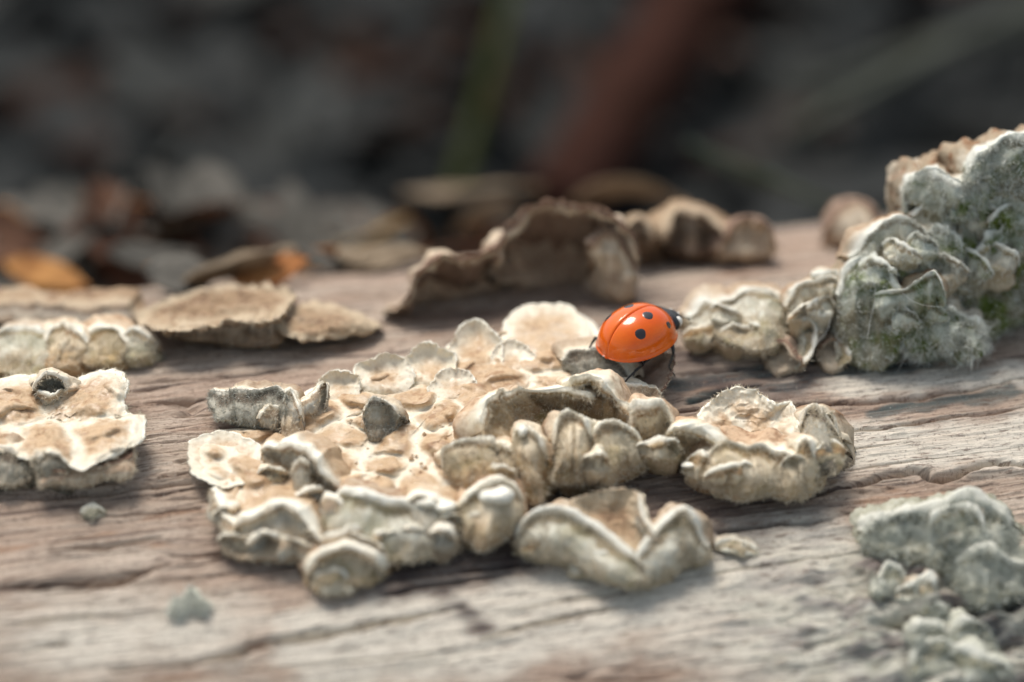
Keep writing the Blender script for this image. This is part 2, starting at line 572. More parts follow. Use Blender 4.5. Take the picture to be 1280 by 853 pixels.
def lobe(parent, mat, rim, base, bulge=.10, lip=.035, back=.22, drop=.12, name='lobe', n=46, m=56, amp=.018, taper=.3,
         hair=500, hair_len=.03, hair_mat=None, seed=None, out=None, flute=.05, frill=.65, base_under=.9, lift=.10, warp=.06):
    """a ruffled shell: hairy front face from base to rim, a thin rolled rim, and the paler upper face behind it"""
    seed = RNG.uniform(0, 90) if seed is None else seed
    rim_a, base_a = np.array(rim, float), np.array(base, float)
    base_a[:, 2] += lift * (1 - sstep(.0, .12, base_a[:, 2]))       # the hairy face ends above the wood and leaves a gap
    rim3 = pt(*rim_a.T); base3 = pt(*base_a.T)
    Rm, Bs = catmull(rim3, n), catmull(base3, n)
    T = np.gradient(Rm, axis=0)
    o = np.cross(T, UPV)
    o[:, 2] = 0
    o /= np.linalg.norm(o, axis=1)[:, None] + 1e-9
    o = np.where(o[:, 1:2] > 0, -o, o)
    o = .45 * o + .55 * np.array([0, -1.0, 0])
    if out is not None: o = o * .3 + np.array(out, float)
    o /= np.linalg.norm(o, axis=1)[:, None]
    s01 = np.linspace(0, 1, n)
    length = np.linalg.norm(np.diff(Rm, axis=0), axis=1).sum()
    q = s01 * length
    lip = lip * .5
    fl = (flute * 2.2 * noise3(np.stack([q * 5.5, 0 * q, 0 * q + seed], -1)) + flute * .9 * noise3(np.stack([q * 14, 0 * q, 0 * q + seed + 4], -1)))[:, None]
    wv_ = np.stack([noise3(np.stack([q * 8, 0 * q + 3 * k_, 0 * q + seed + 9], -1)) for k_ in range(3)], -1)
    Rm = Rm + wv_ * np.array([.07, .075, .06]) * frill * min(1.0, length)
    w = Rm - Bs
    up = np.tile(UPV, (n, 1))
    prof = [Bs, Bs + .3 * w + o * (bulge * .85 + fl), Bs + .66 * w + o * (bulge + fl), Rm - .10 * w + o * (lip * .7 + fl * .6),
            Rm + up * lip * .55 + o * lip * .5, Rm + up * lip * .5 - o * lip * .7, Rm - o * back * .45 - up * drop * .35,
            Rm - o * back - up * drop, Bs - o * (back * base_under + .10) - up * .24]
    attr_rim = [0, 0, .0, .2, 1, 1, .25, 0, 0]
    attr_side = [0, 0, 0, 0, .3, 1, 1, 1, .5]
    lw = np.linalg.norm(w, axis=1).mean()
    attr_zone = [lw, lw * .7, lw * .34, lw * .1, 0, .0, back * .45, back, back]
    neg = max(0.0, -bulge)
    prof[6] = prof[6] - o * neg * .5
    prof[7] = prof[7] - o * neg
    prof[8] = prof[8] - o * neg * .6
    P = np.stack(prof, 0)                      # k,n,3
    C = P.mean(0, keepdims=True)
    sc = taper + (1 - taper) * np.clip(np.sin(np.pi * (0.02 + .96 * s01)) * 2.2, 0, 1) ** .6
    P = C + (P - C) * sc[None, :, None]
    V = catmull(P, m, closed=True)             # m,n,3
    ar = np.stack([attr_rim, attr_side, attr_zone], -1)
    ca = catmull(ar, m, closed=True)
    V = V + UPV * (.016 * noise3(np.stack([s01 * 9, 0 * s01, 0 * s01 + seed], -1)) * 1.0)[None, :, None] * np.clip(ca[:, 0], 0, 1)[:, None, None]
    qn = V * 2.7 + seed
    V = V + warp * np.stack([noise3(qn), noise3(qn + 40), noise3(qn + 80)], -1) * np.array([1, 1, .6])
    N = grid_normals(V, wrap_n=True)
    cen = V.mean(0, keepdims=True)
    if ((V - cen) * N).sum() < 0: N = -N
    dmp = 1 - .65 * np.clip(ca[:, 0], 0, 1)
    V2 = rough_up(V, N * dmp[:, None, None], amp, seed)
    A_ = np.repeat(ca[:, None, :], n, 1)
    faces = grid_faces(m, n, wrap_n=True)
    verts = V2.reshape(-1, 3)
    caps = []
    nv = len(verts)
    c0, c1 = V2[:, 0].mean(0), V2[:, -1].mean(0)
    verts = np.vstack([verts, c0, c1])
    k = np.arange(m); k2 = (k + 1) % m
    caps = np.vstack([np.stack([k * n, k2 * n, np.full(m, nv)], -1), np.stack([k2 * n + n - 1, k * n + n - 1, np.full(m, nv + 1)], -1)])
    at = A_.reshape(-1, 3)
    at = np.vstack([at, [0, .3, .3], [0, .3, .3]])
    ob = obj(name, make_mesh(name, verts, faces, caps, dict(rim=at[:, 0], side=at[:, 1], zone=at[:, 2], arc=np.concatenate([np.tile(q, m), [0, 0]]) + seed)), mat, parent)
    if hair and hair_mat is not None:
        wt = np.clip(1.0 - A_[..., 1] * 1.6, 0, 1)
        fuzz(V2, N, wt, hair, hair_len, ob, hair_mat)
    return ob


def plate(parent, mat, outline, center, k=1.5, thick=.05, rings=26, segs=120, amp=.015, name='lobe', curl=0., curl0=.75, cells=None,
          cell_amp=.04, seed=None, foot=.5, edge_wave=.012, hair=0, hair_len=.03, hair_mat=None, zone_scale=None, flat_under=False):
    """a flat or cupped crust with its own outline; the underside tapers back to where it is attached"""
    seed = RNG.uniform(0, 90) if seed is None else seed
    O = catmull(np.array(outline, float), segs, closed=True)
    th = np.linspace(0, 2 * np.pi, segs, endpoint=False)
    cc = np.array(center, float)
    jag = noise3(np.stack([np.cos(th) * 6, np.sin(th) * 6, 0 * th + seed], -1)) + .5 * noise3(np.stack([np.cos(th) * 17, np.sin(th) * 17, 0 * th + seed], -1))
    O0 = O[:, :2].copy()
    O[:, :2] += (O[:, :2] - cc[:2]) / (np.linalg.norm(O[:, :2] - cc[:2], axis=1)[:, None] + 1e-6) * (jag * edge_wave * 154)[:, None]
    t = np.concatenate([np.linspace(0.02, .8, rings), np.linspace(.8, 1, 12)[1:]])
    top_p = cc[:2] + (O0[None] - cc[:2]) * t[:, None, None] + (O[None, :, :2] - O0[None]) * (t ** 6)[:, None, None]
    hh = cc[2] + (O[None, :, 2] - cc[2]) * (t ** k)[:, None]
    hh = hh + curl * sstep(curl0, 1, t)[:, None]
    rad = np.linalg.norm(pt(O[:, 0], O[:, 1], O[:, 2]) - pt(cc[0], cc[1], cc[2]), axis=1).mean()
    zone = np.repeat(((1 - t) * rad)[:, None], segs, 1)
    if cells is not None:
        cp = np.array(cells, float)
        q3 = np.stack([top_p[..., 0] * .02, top_p[..., 1] * .032, 0 * top_p[..., 0] + seed], -1)
        wx = top_p[..., 0] + 16 * noise3(q3) + 2 * noise3(q3 * 3.1)
        wy = top_p[..., 1] + 10 * noise3(q3 + 31) + 1.5 * noise3(q3 * 3.1 + 31)
        d = np.sqrt(((wx[..., None] - cp[:, 0]) ** 2 + ((wy[..., None] - cp[:, 1]) * 1.6) ** 2)) / cp[:, 2]
        ds = np.sort(d, -1)
        e = ds[..., 1] - ds[..., 0]
        seam = sstep(-.25, .8, e) * (.45 + .55 * sstep(-.2, .3, noise3(q3 * 1.7 + 77)))
        wr = np.abs(noise3(np.stack([top_p[..., 0] * .055, top_p[..., 1] * .085, 0 * wx + seed + 5], -1)))
        hh = hh + .05 * noise3(q3 * .55 + 90) + .006 * (1 - sstep(0, .10, wr)) * sstep(-.1, .25, noise3(q3 * .8 + 50))
        hh = hh + cell_amp * (seam * (1.15 - .6 * np.clip(ds[..., 0], 0, 1.2) ** 2)) * np.clip((1 - t) * 9, .0, 1)[:, None]
        zone = np.minimum(zone, np.clip(e, 0, 1) * .34 + .03)
    hrim = hh[-1]
    top3 = pt(top_p[..., 0], top_p[..., 1], hh)
    tu = np.linspace(1, foot, 14)
    und_p = cc[:2] + (O[None, :, :2] - cc[:2]) * tu[:, None, None]
    if flat_under:
        hu = np.repeat((hrim - thick)[None], 14, 0) + (1 - tu)[:, None] * 0
        hu = cc[2] + (O[None, :, 2] - cc[2]) * (tu ** k)[:, None] + curl * sstep(curl0, 1, tu)[:, None] - thick * (1 + 0 * tu)[:, None]
    else:
        q = np.linspace(0, 1, 14)[:, None]
        hu = (hrim - thick)[None] * (1 - q) ** 1.3 + (-.06) * (1 - (1 - q) ** 1.3)
    und3 = pt(und_p[..., 0], und_p[..., 1], hu)
    V = np.concatenate([top3, und3], 0)
    rimA = np.concatenate([np.repeat(sstep(.93, 1, t)[:, None], segs, 1), np.repeat(sstep(.97, 1, tu)[:, None], segs, 1)], 0)
    sideA = np.concatenate([np.ones((len(t), segs)), np.zeros((len(tu), segs))], 0)
    zoneA = np.concatenate([zone, np.repeat(((1 - tu) * rad)[:, None], segs, 1)], 0)
    N = grid_normals(V, wrap_m=True)
    if N[:len(t)].reshape(-1, 3)[:, 2].mean() < 0: N = -N
    V2 = rough_up(V, N, amp, seed)
    n_, m_ = V2.shape[:2]
    verts = np.vstack([V2.reshape(-1, 3), V2[0].mean(0), V2[-1].mean(0)])
    kk = np.arange(m_); k2 = (kk + 1) % m_
    caps = np.vstack([np.stack([kk, k2, np.full(m_, n_ * m_)], -1), np.stack([(n_ - 1) * m_ + k2, (n_ - 1) * m_ + kk, np.full(m_, n_ * m_ + 1)], -1)])
    ext = lambda a, x: np.concatenate([a.ravel(), x])
    ob = obj(name, make_mesh(name, verts, grid_faces(n_, m_, wrap_m=True), caps,
             dict(rim=ext(rimA, [0, 0]), side=ext(sideA, [1, 0]), zone=ext(zoneA, [rad, rad]), arc=ext(np.tile(th * rad, (n_, 1)), [0, 0]) + seed)), mat, parent)
    if hair and hair_mat is not None:
        fuzz(V2, N, np.clip(rimA + .6 * (1 - sideA), 0, 1) ** 1.5, hair, hair_len, ob, hair_mat)
    return ob


def ell(cx, cy, rx, ry, h, n=12, rot=0., back_h=None, jit=.07):
    """outline of a rounded scallop in picture directions; back_h lifts the far edge"""
    out = []
    for i in range(n):
        a = 2 * math.pi * i / n
        j = 1 + random.uniform(-jit, jit)
        x, y = rx * math.cos(a) * j, ry * math.sin(a) * j
        xr, yr = x * math.cos(rot) - y * math.sin(rot), x * math.sin(rot) + y * math.cos(rot)
        hh = h if back_h is None else h + (back_h - h) * (1 - math.sin(a)) / 2
        out.append((cx + xr, cy + yr, hh))
    return out


def tube(name, pts, radii, mat, parent=None, sides=8, n=None):
    pts = np.array(pts, float)
    n = n or max(2, len(pts) * 4)
    P = catmull(pts, n)
    r = np.interp(np.linspace(0, 1, n), np.linspace(0, 1, len(radii)), radii)
    T = np.gradient(P, axis=0); T /= np.linalg.norm(T, axis=1)[:, None] + 1e-9
    ref = np.array([.31, .27, .91])
    A1 = np.cross(T, ref); A1 /= np.linalg.norm(A1, axis=1)[:, None] + 1e-9
    A2 = np.cross(T, A1)
    th = np.linspace(0, 2 * np.pi, sides, endpoint=False)
    V = P[:, None] + r[:, None, None] * (np.cos(th)[None, :, None] * A1[:, None] + np.sin(th)[None, :, None] * A2[:, None])
    verts = np.vstack([V.reshape(-1, 3), P[0], P[-1]])
    k = np.arange(sides); k2 = (k + 1) % sides
    caps = np.vstack([np.stack([k2, k, np.full(sides, n * sides)], -1), np.stack([(n - 1) * sides + k, (n - 1) * sides + k2, np.full(sides, n * sides + 1)], -1)])
    return obj(name, make_mesh(name, verts, grid_faces(n, sides, wrap_m=True), caps), mat, parent)


def frills(parent, mats, spots, hair_m, seed, hair=160):
    rnd = random.Random(seed)
    for x_, y_, w_, hp, z_ in spots:
        w_ *= 1.45
        zb = max(0.0, z_ - hp / 134.0 * .75)
        t_, c_ = rnd.uniform(-.3, .3) * hp, rnd.uniform(-.25, .25) * w_
        lobe(parent, rnd.choice(mats), [(x_ - w_, y_ - hp * .6 + t_, z_ - .06), (x_ - w_ * .5 + c_, y_ - hp * .95 + t_, z_), (x_ + c_, y_ - hp, z_ + .02), (x_ + w_ * .55 + c_, y_ - hp * .9 - t_, z_), (x_ + w_, y_ - hp * .6 - t_, z_ - .06)],
             [(x_ - w_ * .9, y_, zb), (x_ - w_ * .4, y_ + 3, zb), (x_, y_ + 4, zb), (x_ + w_ * .4, y_ + 3, zb), (x_ + w_ * .9, y_, zb)], taper=.5, bulge=rnd.uniform(-.08, .06), lip=rnd.uniform(.03, .06), back=rnd.uniform(.05, .1),
             drop=.07, hair=hair, hair_mat=hair_m, hair_len=.025, n=36, m=40, warp=.07, lift=0, name='frill')


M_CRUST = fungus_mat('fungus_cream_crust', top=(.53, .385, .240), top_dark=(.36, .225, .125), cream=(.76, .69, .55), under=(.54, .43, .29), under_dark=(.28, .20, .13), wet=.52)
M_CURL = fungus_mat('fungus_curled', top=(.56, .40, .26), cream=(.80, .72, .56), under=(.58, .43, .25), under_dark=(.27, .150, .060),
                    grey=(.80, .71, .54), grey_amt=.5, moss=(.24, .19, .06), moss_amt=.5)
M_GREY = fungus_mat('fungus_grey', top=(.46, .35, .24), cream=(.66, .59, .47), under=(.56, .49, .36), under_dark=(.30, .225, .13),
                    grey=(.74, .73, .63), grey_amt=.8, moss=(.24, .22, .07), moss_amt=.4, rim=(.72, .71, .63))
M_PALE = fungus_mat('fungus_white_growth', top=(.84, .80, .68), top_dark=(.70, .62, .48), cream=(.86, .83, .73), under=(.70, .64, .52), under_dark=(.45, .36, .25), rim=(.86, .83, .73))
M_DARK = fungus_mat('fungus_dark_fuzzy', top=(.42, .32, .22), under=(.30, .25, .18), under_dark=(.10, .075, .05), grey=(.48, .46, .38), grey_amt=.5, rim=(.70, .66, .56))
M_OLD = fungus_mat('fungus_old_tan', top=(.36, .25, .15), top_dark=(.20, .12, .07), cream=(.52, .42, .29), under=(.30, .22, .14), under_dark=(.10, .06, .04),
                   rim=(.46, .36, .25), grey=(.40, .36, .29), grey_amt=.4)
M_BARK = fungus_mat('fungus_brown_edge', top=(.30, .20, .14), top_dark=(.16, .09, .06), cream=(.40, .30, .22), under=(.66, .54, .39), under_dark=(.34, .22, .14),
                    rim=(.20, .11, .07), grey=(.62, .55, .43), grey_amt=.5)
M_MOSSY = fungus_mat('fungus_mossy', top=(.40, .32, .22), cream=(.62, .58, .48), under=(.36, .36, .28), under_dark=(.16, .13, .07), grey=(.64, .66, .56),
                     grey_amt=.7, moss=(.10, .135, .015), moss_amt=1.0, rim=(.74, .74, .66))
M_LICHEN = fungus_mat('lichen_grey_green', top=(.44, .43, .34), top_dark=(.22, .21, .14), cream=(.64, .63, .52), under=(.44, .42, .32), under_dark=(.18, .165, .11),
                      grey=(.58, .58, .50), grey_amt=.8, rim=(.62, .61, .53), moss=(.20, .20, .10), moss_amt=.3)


def hair_mat(name, c, trans=.0):
    m, nt, bs = new_mat(name)
    b = NB(nt)
    nt.links.new(b.mix(b.noise(b.coord(), 3.0, 2), tuple(x * .75 for x in c), c), bs.inputs['Base Color'])
    bs.inputs['Roughness'].default_value = .7
    return m


H_PALE = hair_mat('fuzz_pale', (.74, .64, .47))
H_WHITE = hair_mat('fuzz_white', (.80, .80, .70))
H_GREY = hair_mat('fuzz_grey', (.46, .44, .36))
H_GREEN = hair_mat('fuzz_green', (.42, .48, .36))
H_FUR = hair_mat('fuzz_grey_green', (.58, .59, .50))
H_WEB = hair_mat('silk', (.8, .8, .74))

# ================================================================== 1. main crust
crust = thing('crust_fungus', 'broad cream and tan crust fungus with scalloped pale edges spread flat on the log', 'fungus', pt(480, 570, 0))
random.seed(21)
out = [(240, 560, .08), (268, 540, .08), (330, 530, .09), (368, 498, .10), (408, 478, .10), (440, 470, .10), (480, 455, .12), (512, 446, .12),
       (548, 440, .12), (572, 424, .12), (600, 415, .12), (628, 416, .12), (642, 398, .14), (672, 386, .14), (705, 386, .14), (742, 402, .14),
       (752, 430, .14), (735, 455, .13), (722, 475, .12), (716, 500, .12), (680, 515, .12), (645, 540, .12), (610, 575, .14), (590, 610, .16),
       (570, 645, .16), (535, 662, .14), (495, 675, .14), (450, 672, .14), (400, 672, .12), (350, 688, .10), (305, 685, .08), (284, 665, .08),
       (272, 635, .08), (266, 608, .08), (246, 592, .08)]
cells = []
tries = 0
while len(cells) < 46 and tries < 9000:
    tries += 1
    x, y = random.uniform(240, 750), random.uniform(395, 680)
    inner = math.hypot((x - 510) / 130, (y - 560) / 70) < 1
    r = random.uniform(28, 42) if inner else random.uniform(44, 64)
    if all(math.hypot(x - c[0], (y - c[1]) * 1.6) > .62 * (r + c[2]) for c in cells): cells.append((x, y, r))
plate(crust, M_CRUST, out, (500, 560, .13), k=1.4, thick=.06, rings=110, segs=330, amp=.006, name='body', cells=cells, cell_amp=.075, seed=3, foot=.8,
      edge_wave=.012)
scallops = [(597, 440, 34, 36, .09, .30, .19), (537, 460, 34, 32, .08, .28, .18), (480, 472, 36, 28, .08, .25, .17), (424, 484, 27, 23, .08, .22, .15),
            (684, 420, 60, 42, .10, .24, .20), (281, 573, 48, 34, .13, .14, .08), (330, 628, 46, 30, .12, .08, .13), (298, 634, 32, 28, .12, .08, .13),
            (640, 452, 32, 26, .08, .22, .17), (568, 486, 34, 24, .10, .21, .17)]
for i, (cx, cy, rx, ry, h, bh, ce) in enumerate(scallops):
    bh = bh + (.05 if bh > .2 else 0)
    plate(crust, M_CRUST, ell(cx, cy, rx, ry, h, back_h=bh, jit=.12), (cx, cy + 3, ce), k=2.0, thick=.045, rings=20, segs=110, amp=.007,
          foot=.75, edge_wave=.016, hair=260, hair_len=.02, hair_mat=H_PALE)
# small warts and droplets on the wet centre
warts = []
for i in range(60):
    x, y = random.gauss(545, 48), random.gauss(575, 32)
    warts.append((x, y))
wv, wf = [], []
for x, y in warts:
    c = pt(x, y, .165 + random.uniform(0, .03)); r = random.uniform(.008, .022)
    s0 = len(wv)
    ring = 7
    for lat in (0, .5, 1.0):
        for j in range(ring):
            a = 2 * math.pi * j / ring
            wv.append(c + r * np.array([math.cos(a) * math.cos(lat * 1.3), math.sin(a) * math.cos(lat * 1.3), math.sin(lat * 1.3) - .4]))
    for q in range(2):
        for j in range(ring):
            wf.append((s0 + q * ring + j, s0 + q * ring + (j + 1) % ring, s0 + (q + 1) * ring + (j + 1) % ring, s0 + (q + 1) * ring + j))
wo = obj('warts', make_mesh('warts', wv, wf, None, dict(rim=np.full(len(wv), .2), side=np.ones(len(wv)), zone=np.full(len(wv), .2))), M_CRUST, crust)
wo['kind'] = 'stuff'
HP = dict(hair_mat=H_PALE)
# front edge, curled over
lobe(crust, M_CRUST, [(284, 668, .14), (300, 652, .22), (330, 640, .30), (356, 634, .34), (380, 650, .32), (405, 672, .22)],
     [(286, 690, .02), (310, 697, .0), (340, 702, .0), (370, 702, .0), (395, 700, 0), (412, 692, .02)], bulge=-.05, lip=.05, back=.35, drop=.12, hair=700, **HP)
lobe(crust, M_CRUST, [(264, 612, .12), (275, 630, .16), (290, 650, .16), (315, 660, .18)],
     [(262, 630, .0), (272, 652, .0), (288, 672, .0), (316, 684, 0)], bulge=.05, lip=.04, back=.3, drop=.04, hair=400, **HP)
lobe(crust, M_GREY, [(404, 628, .28), (432, 614, .36), (470, 622, .36), (505, 632, .32), (535, 645, .28), (552, 660, .2)],
     [(404, 672, .0), (430, 694, .0), (465, 702, .0), (505, 702, 0), (535, 695, 0), (552, 688, 0)], bulge=.12, lip=.08, back=.4, drop=.18, hair=1500, frill=.3, flute=.02, **HP)
lobe(crust, M_CRUST, [(505, 628, .30), (525, 622, .34), (552, 628, .34), (572, 642, .28)],
     [(512, 668, .08), (530, 690, .0), (552, 698, .0), (574, 682, 0)], bulge=.10, lip=.07, back=.3, drop=.12, hair=700, **HP)
lobe(crust, M_CURL, [(572, 630, .30), (596, 612, .40), (622, 605, .44), (642, 614, .40), (652, 632, .3)],
     [(574, 672, .02), (596, 684, .0), (622, 684, .0), (640, 672, 0), (652, 658, 0)], bulge=.13, lip=.09, back=.35, drop=.16, hair=1200, **HP)
for x_, y_, w_, h_, z_ in ((622, 618, 24, 13, .46), (533, 628, 17, 8, .36), (556, 634, 15, 8, .36), (402, 690, 9, 8, .14), (452, 617, 20, 8, .38)):
    plate(crust, M_PALE, ell(x_, y_, w_, h_, z_ - .06), (x_, y_, z_ + .03), k=2.4, thick=.08, rings=12, segs=50, amp=.010, foot=.4, edge_wave=.008, name='knob')
# twisted fold with a hollow
lobe(crust, M_CRUST, [(325, 562, .26), (350, 556, .34), (375, 562, .40), (400, 578, .40), (420, 606, .28)],
     [(330, 580, .12), (352, 588, .12), (372, 600, .10), (398, 618, .10), (420, 628, .10)], bulge=-.08, lip=.06, back=.3, drop=.14, hair=400, **HP)
lobe(crust, M_CRUST, [(366, 580, .34), (378, 574, .38), (392, 580, .36)], [(366, 622, .12), (380, 628, .12), (394, 624, .12)], bulge=.02, lip=.03, back=.1, drop=.1, hair=200, **HP)
# dark fuzzy roll and its flap
lobe(crust, M_DARK, [(262, 488, .20), (285, 496, .24), (310, 490, .32), (335, 484, .36), (358, 492, .36), (368, 510, .28)],
     [(266, 520, .02), (285, 528, .02), (310, 532, .04), (335, 534, .06), (356, 534, .08), (368, 530, .1)], bulge=.08, lip=.03, back=.25, drop=.1, hair=1600, hair_mat=H_GREY)
lobe(crust, M_CRUST, [(322, 520, .26), (338, 508, .30), (352, 512, .30)], [(324, 532, .1), (338, 538, .1), (352, 536, .1)], bulge=.06, lip=.03, back=.06, drop=.04, hair=150, **HP)
lobe(crust, M_CRUST, [(352, 498, .34), (362, 492, .36), (370, 512, .3)], [(352, 558, .12), (364, 562, .1), (374, 556, .1)], bulge=.03, lip=.03, back=.1, drop=.1, hair=150, **HP)
# knob with a dark face
lobe(crust, M_DARK, [(452, 508, .34), (464, 496, .40), (482, 496, .40), (496, 508, .36), (502, 520, .3)],
     [(456, 545, .14), (466, 552, .14), (480, 552, .14), (492, 546, .14), (500, 536, .14)], bulge=-.02, lip=.03, back=.15, drop=.12, hair=500, hair_mat=H_GREY)
# thin upright flakes
lobe(crust, M_CRUST, [(374, 506, .24), (392, 488, .32), (404, 478, .36), (408, 492, .3)], [(374, 522, .12), (390, 524, .12), (402, 524, .12), (410, 520, .12)], bulge=.02, lip=.015, back=.05, drop=.05, hair=100, **HP)

frills(crust, [M_CRUST, M_CURL, M_CRUST], [(300, 690, 16, 22, .20), (335, 694, 17, 24, .24), (372, 694, 16, 24, .24), (398, 690, 12, 22, .24), (425, 684, 16, 26, .30), (455, 694, 18, 26, .28), (490, 692, 17, 24, .28), (520, 688, 15, 26, .28),
                                           (548, 684, 13, 26, .30), (606, 668, 16, 26, .32), (280, 652, 15, 20, .18), (345, 598, 14, 16, .24), (385, 632, 16, 18, .24), (420, 640, 14, 18, .32), (560, 660, 14, 18, .3)], H_PALE, 4)

# ================================================================== 2. curled ruffle in front of the ladybird
ruf = thing('curled_bracket_fungus', 'ruffled pale brown bracket fungus with curled white rims and fuzzy lobes beside the ladybird', 'fungus', pt(760, 590, 0))
lobe(ruf, M_CURL, [(552, 580, .30), (558, 556, .40), (576, 542, .46), (602, 538, .48), (625, 550, .42)],
     [(566, 612, .10), (580, 628, .06), (598, 634, .04), (620, 630, .04), (640, 618, .04)], bulge=.05, lip=.035, back=.16, drop=.2, lift=.17, warp=.12, hair=1500, **HP)
lobe(ruf, M_CURL, [(602, 540, .42), (606, 508, .52), (622, 492, .56), (638, 490, .56), (660, 484, .56), (706, 482, .56), (735, 490, .52)],
     [(628, 592, .16), (640, 566, .22), (652, 548, .26), (668, 540, .28), (690, 535, .28), (712, 532, .28), (735, 530, .26)], bulge=-.15, lip=.045, back=.22, drop=.26, lift=.17, warp=.12, hair=1500, n=70, **HP)
lobe(ruf, M_CURL, [(606, 560, .34), (618, 552, .36), (632, 556, .36), (645, 566, .34)], [(610, 618, .06), (625, 628, .02), (642, 630, .02), (655, 622, 0)], bulge=.08, lip=.05, back=.2, drop=.1, lift=.17, warp=.12, hair=800, **HP)
lobe(ruf, M_CURL, [(643, 540, .46), (652, 530, .52), (668, 532, .52), (682, 545, .48), (688, 565, .40)],
     [(645, 605, .12), (656, 622, .06), (668, 626, .04), (680, 618, .04), (690, 600, .06)], bulge=.10, lip=.05, back=.16, drop=.12, lift=.17, warp=.12, hair=1000, **HP)
lobe(ruf, M_CURL, [(680, 540, .46), (695, 524, .54), (715, 520, .56), (735, 530, .52), (748, 545, .46)],
     [(690, 596, .10), (702, 610, .05), (722, 614, .04), (742, 610, .04), (756, 596, .06)], bulge=.14, lip=.05, back=.18, drop=.14, lift=.17, warp=.12, hair=1300, **HP)
lobe(ruf, M_CURL, [(708, 484, .50), (722, 470, .56), (744, 466, .58), (764, 480, .54), (780, 506, .46), (785, 530, .38)],
     [(722, 532, .26), (734, 536, .24), (748, 540, .22), (762, 542, .22), (774, 542, .22), (783, 544, .22)], bulge=-.16, lip=.045, back=.2, drop=.24, lift=.17, warp=.12, hair=1000, n=60, **HP)
lobe(ruf, M_CURL, [(738, 545, .44), (752, 534, .48), (770, 534, .48), (788, 546, .42), (798, 560, .34)],
     [(744, 598, .06), (760, 606, .04), (778, 596, .06), (792, 588, .08), (802, 582, .1)], bulge=.11, lip=.05, back=.18, drop=.14, lift=.17, warp=.12, hair=1100, **HP)
lobe(ruf, M_CURL, [(786, 525, .40), (794, 508, .48), (810, 503, .50), (828, 510, .48), (843, 530, .40)],
     [(790, 572, .12), (802, 578, .12), (815, 574, .12), (830, 572, .12), (845, 566, .12)], bulge=-.07, lip=.08, back=.2, drop=.16, lift=.17, warp=.12, hair=900, **HP)
lobe(ruf, M_CURL, [(838, 540, .40), (848, 531, .44), (868, 534, .44), (886, 545, .40), (894, 562, .34)],
     [(838, 575, .16), (850, 582, .14), (864, 586, .14), (880, 586, .14), (893, 584, .14)], bulge=-.10, lip=.06, back=.25, drop=.16, lift=.17, warp=.12, hair=700, **HP)
for x_, y_, w_, h_, z_ in ((653, 538, 7, 9, .54), (862, 582, 10, 5, .3)):
    plate(ruf, M_PALE, ell(x_, y_, w_, h_, z_ - .05), (x_, y_, z_ + .03), k=2.4, thick=.08, rings=10, segs=40, amp=.006, foot=.4, edge_wave=.004, name='knob')
# cup at the end of the ruffle
plate(ruf, M_CRUST, [(868, 545, .26), (872, 520, .28), (890, 500, .34), (915, 486, .38), (945, 488, .38), (965, 504, .34), (990, 505, .32), (1000, 530, .28),
                     (990, 560, .24), (940, 572, .24), (895, 568, .24)], (935, 545, .16), k=1.8, thick=.06, rings=40, segs=160, amp=.013, name='cup', foot=.6, edge_wave=.02,
      cells=[(900, 530, 40), (940, 520, 46), (980, 525, 36), (920, 560, 40), (965, 555, 36)], cell_amp=.03, hair=700, hair_mat=H_PALE)
lobe(ruf, M_CURL, [(872, 580, .30), (890, 562, .38), (918, 550, .42), (950, 554, .42), (978, 566, .40), (1000, 572, .38), (1016, 590, .28)],
     [(876, 606, .02), (895, 616, .0), (925, 622, .0), (955, 622, 0), (985, 618, 0), (1005, 610, 0), (1018, 604, .0)], bulge=.14, lip=.06, back=.35, drop=.18, lift=.17, warp=.12, hair=2200, n=70, flute=.012, **HP)
lobe(ruf, M_CURL, [(985, 566, .38), (996, 556, .44), (1008, 562, .42), (1016, 580, .34)], [(990, 612, .02), (1000, 616, 0), (1012, 610, 0), (1020, 600, 0)], bulge=.10, lip=.05, back=.2, drop=.1, lift=.17, warp=.12, hair=600, **HP)
lobe(ruf, M_DARK, [(995, 530, .34), (1010, 514, .42), (1026, 514, .44), (1042, 518, .42), (1054, 545, .32)],
     [(1008, 580, .06), (1020, 590, .02), (1034, 592, 0), (1046, 586, 0), (1056, 572, 0)], bulge=.10, lip=.05, back=.25, drop=.16, lift=.17, warp=.12, hair=1300, hair_mat=H_PALE)
lobe(ruf, M_DARK, [(1028, 528, .36), (1036, 518, .40), (1046, 524, .38), (1052, 540, .34)], [(1030, 560, .12), (1038, 564, .1), (1046, 562, .1), (1053, 556, .1)], bulge=.05, lip=.04, back=.08, drop=.08, lift=.17, warp=.12, hair=300, **HP)

frills(ruf, [M_CURL, M_CURL, M_GREY], [(625, 604, 15, 24, .34), (738, 592, 14, 26, .46), (824, 570, 20, 26, .42), (878, 590, 15, 22, .34), (915, 604, 20, 24, .38),
                                (994, 600, 15, 26, .40), (1036, 578, 15, 24, .38)], H_PALE, 3)
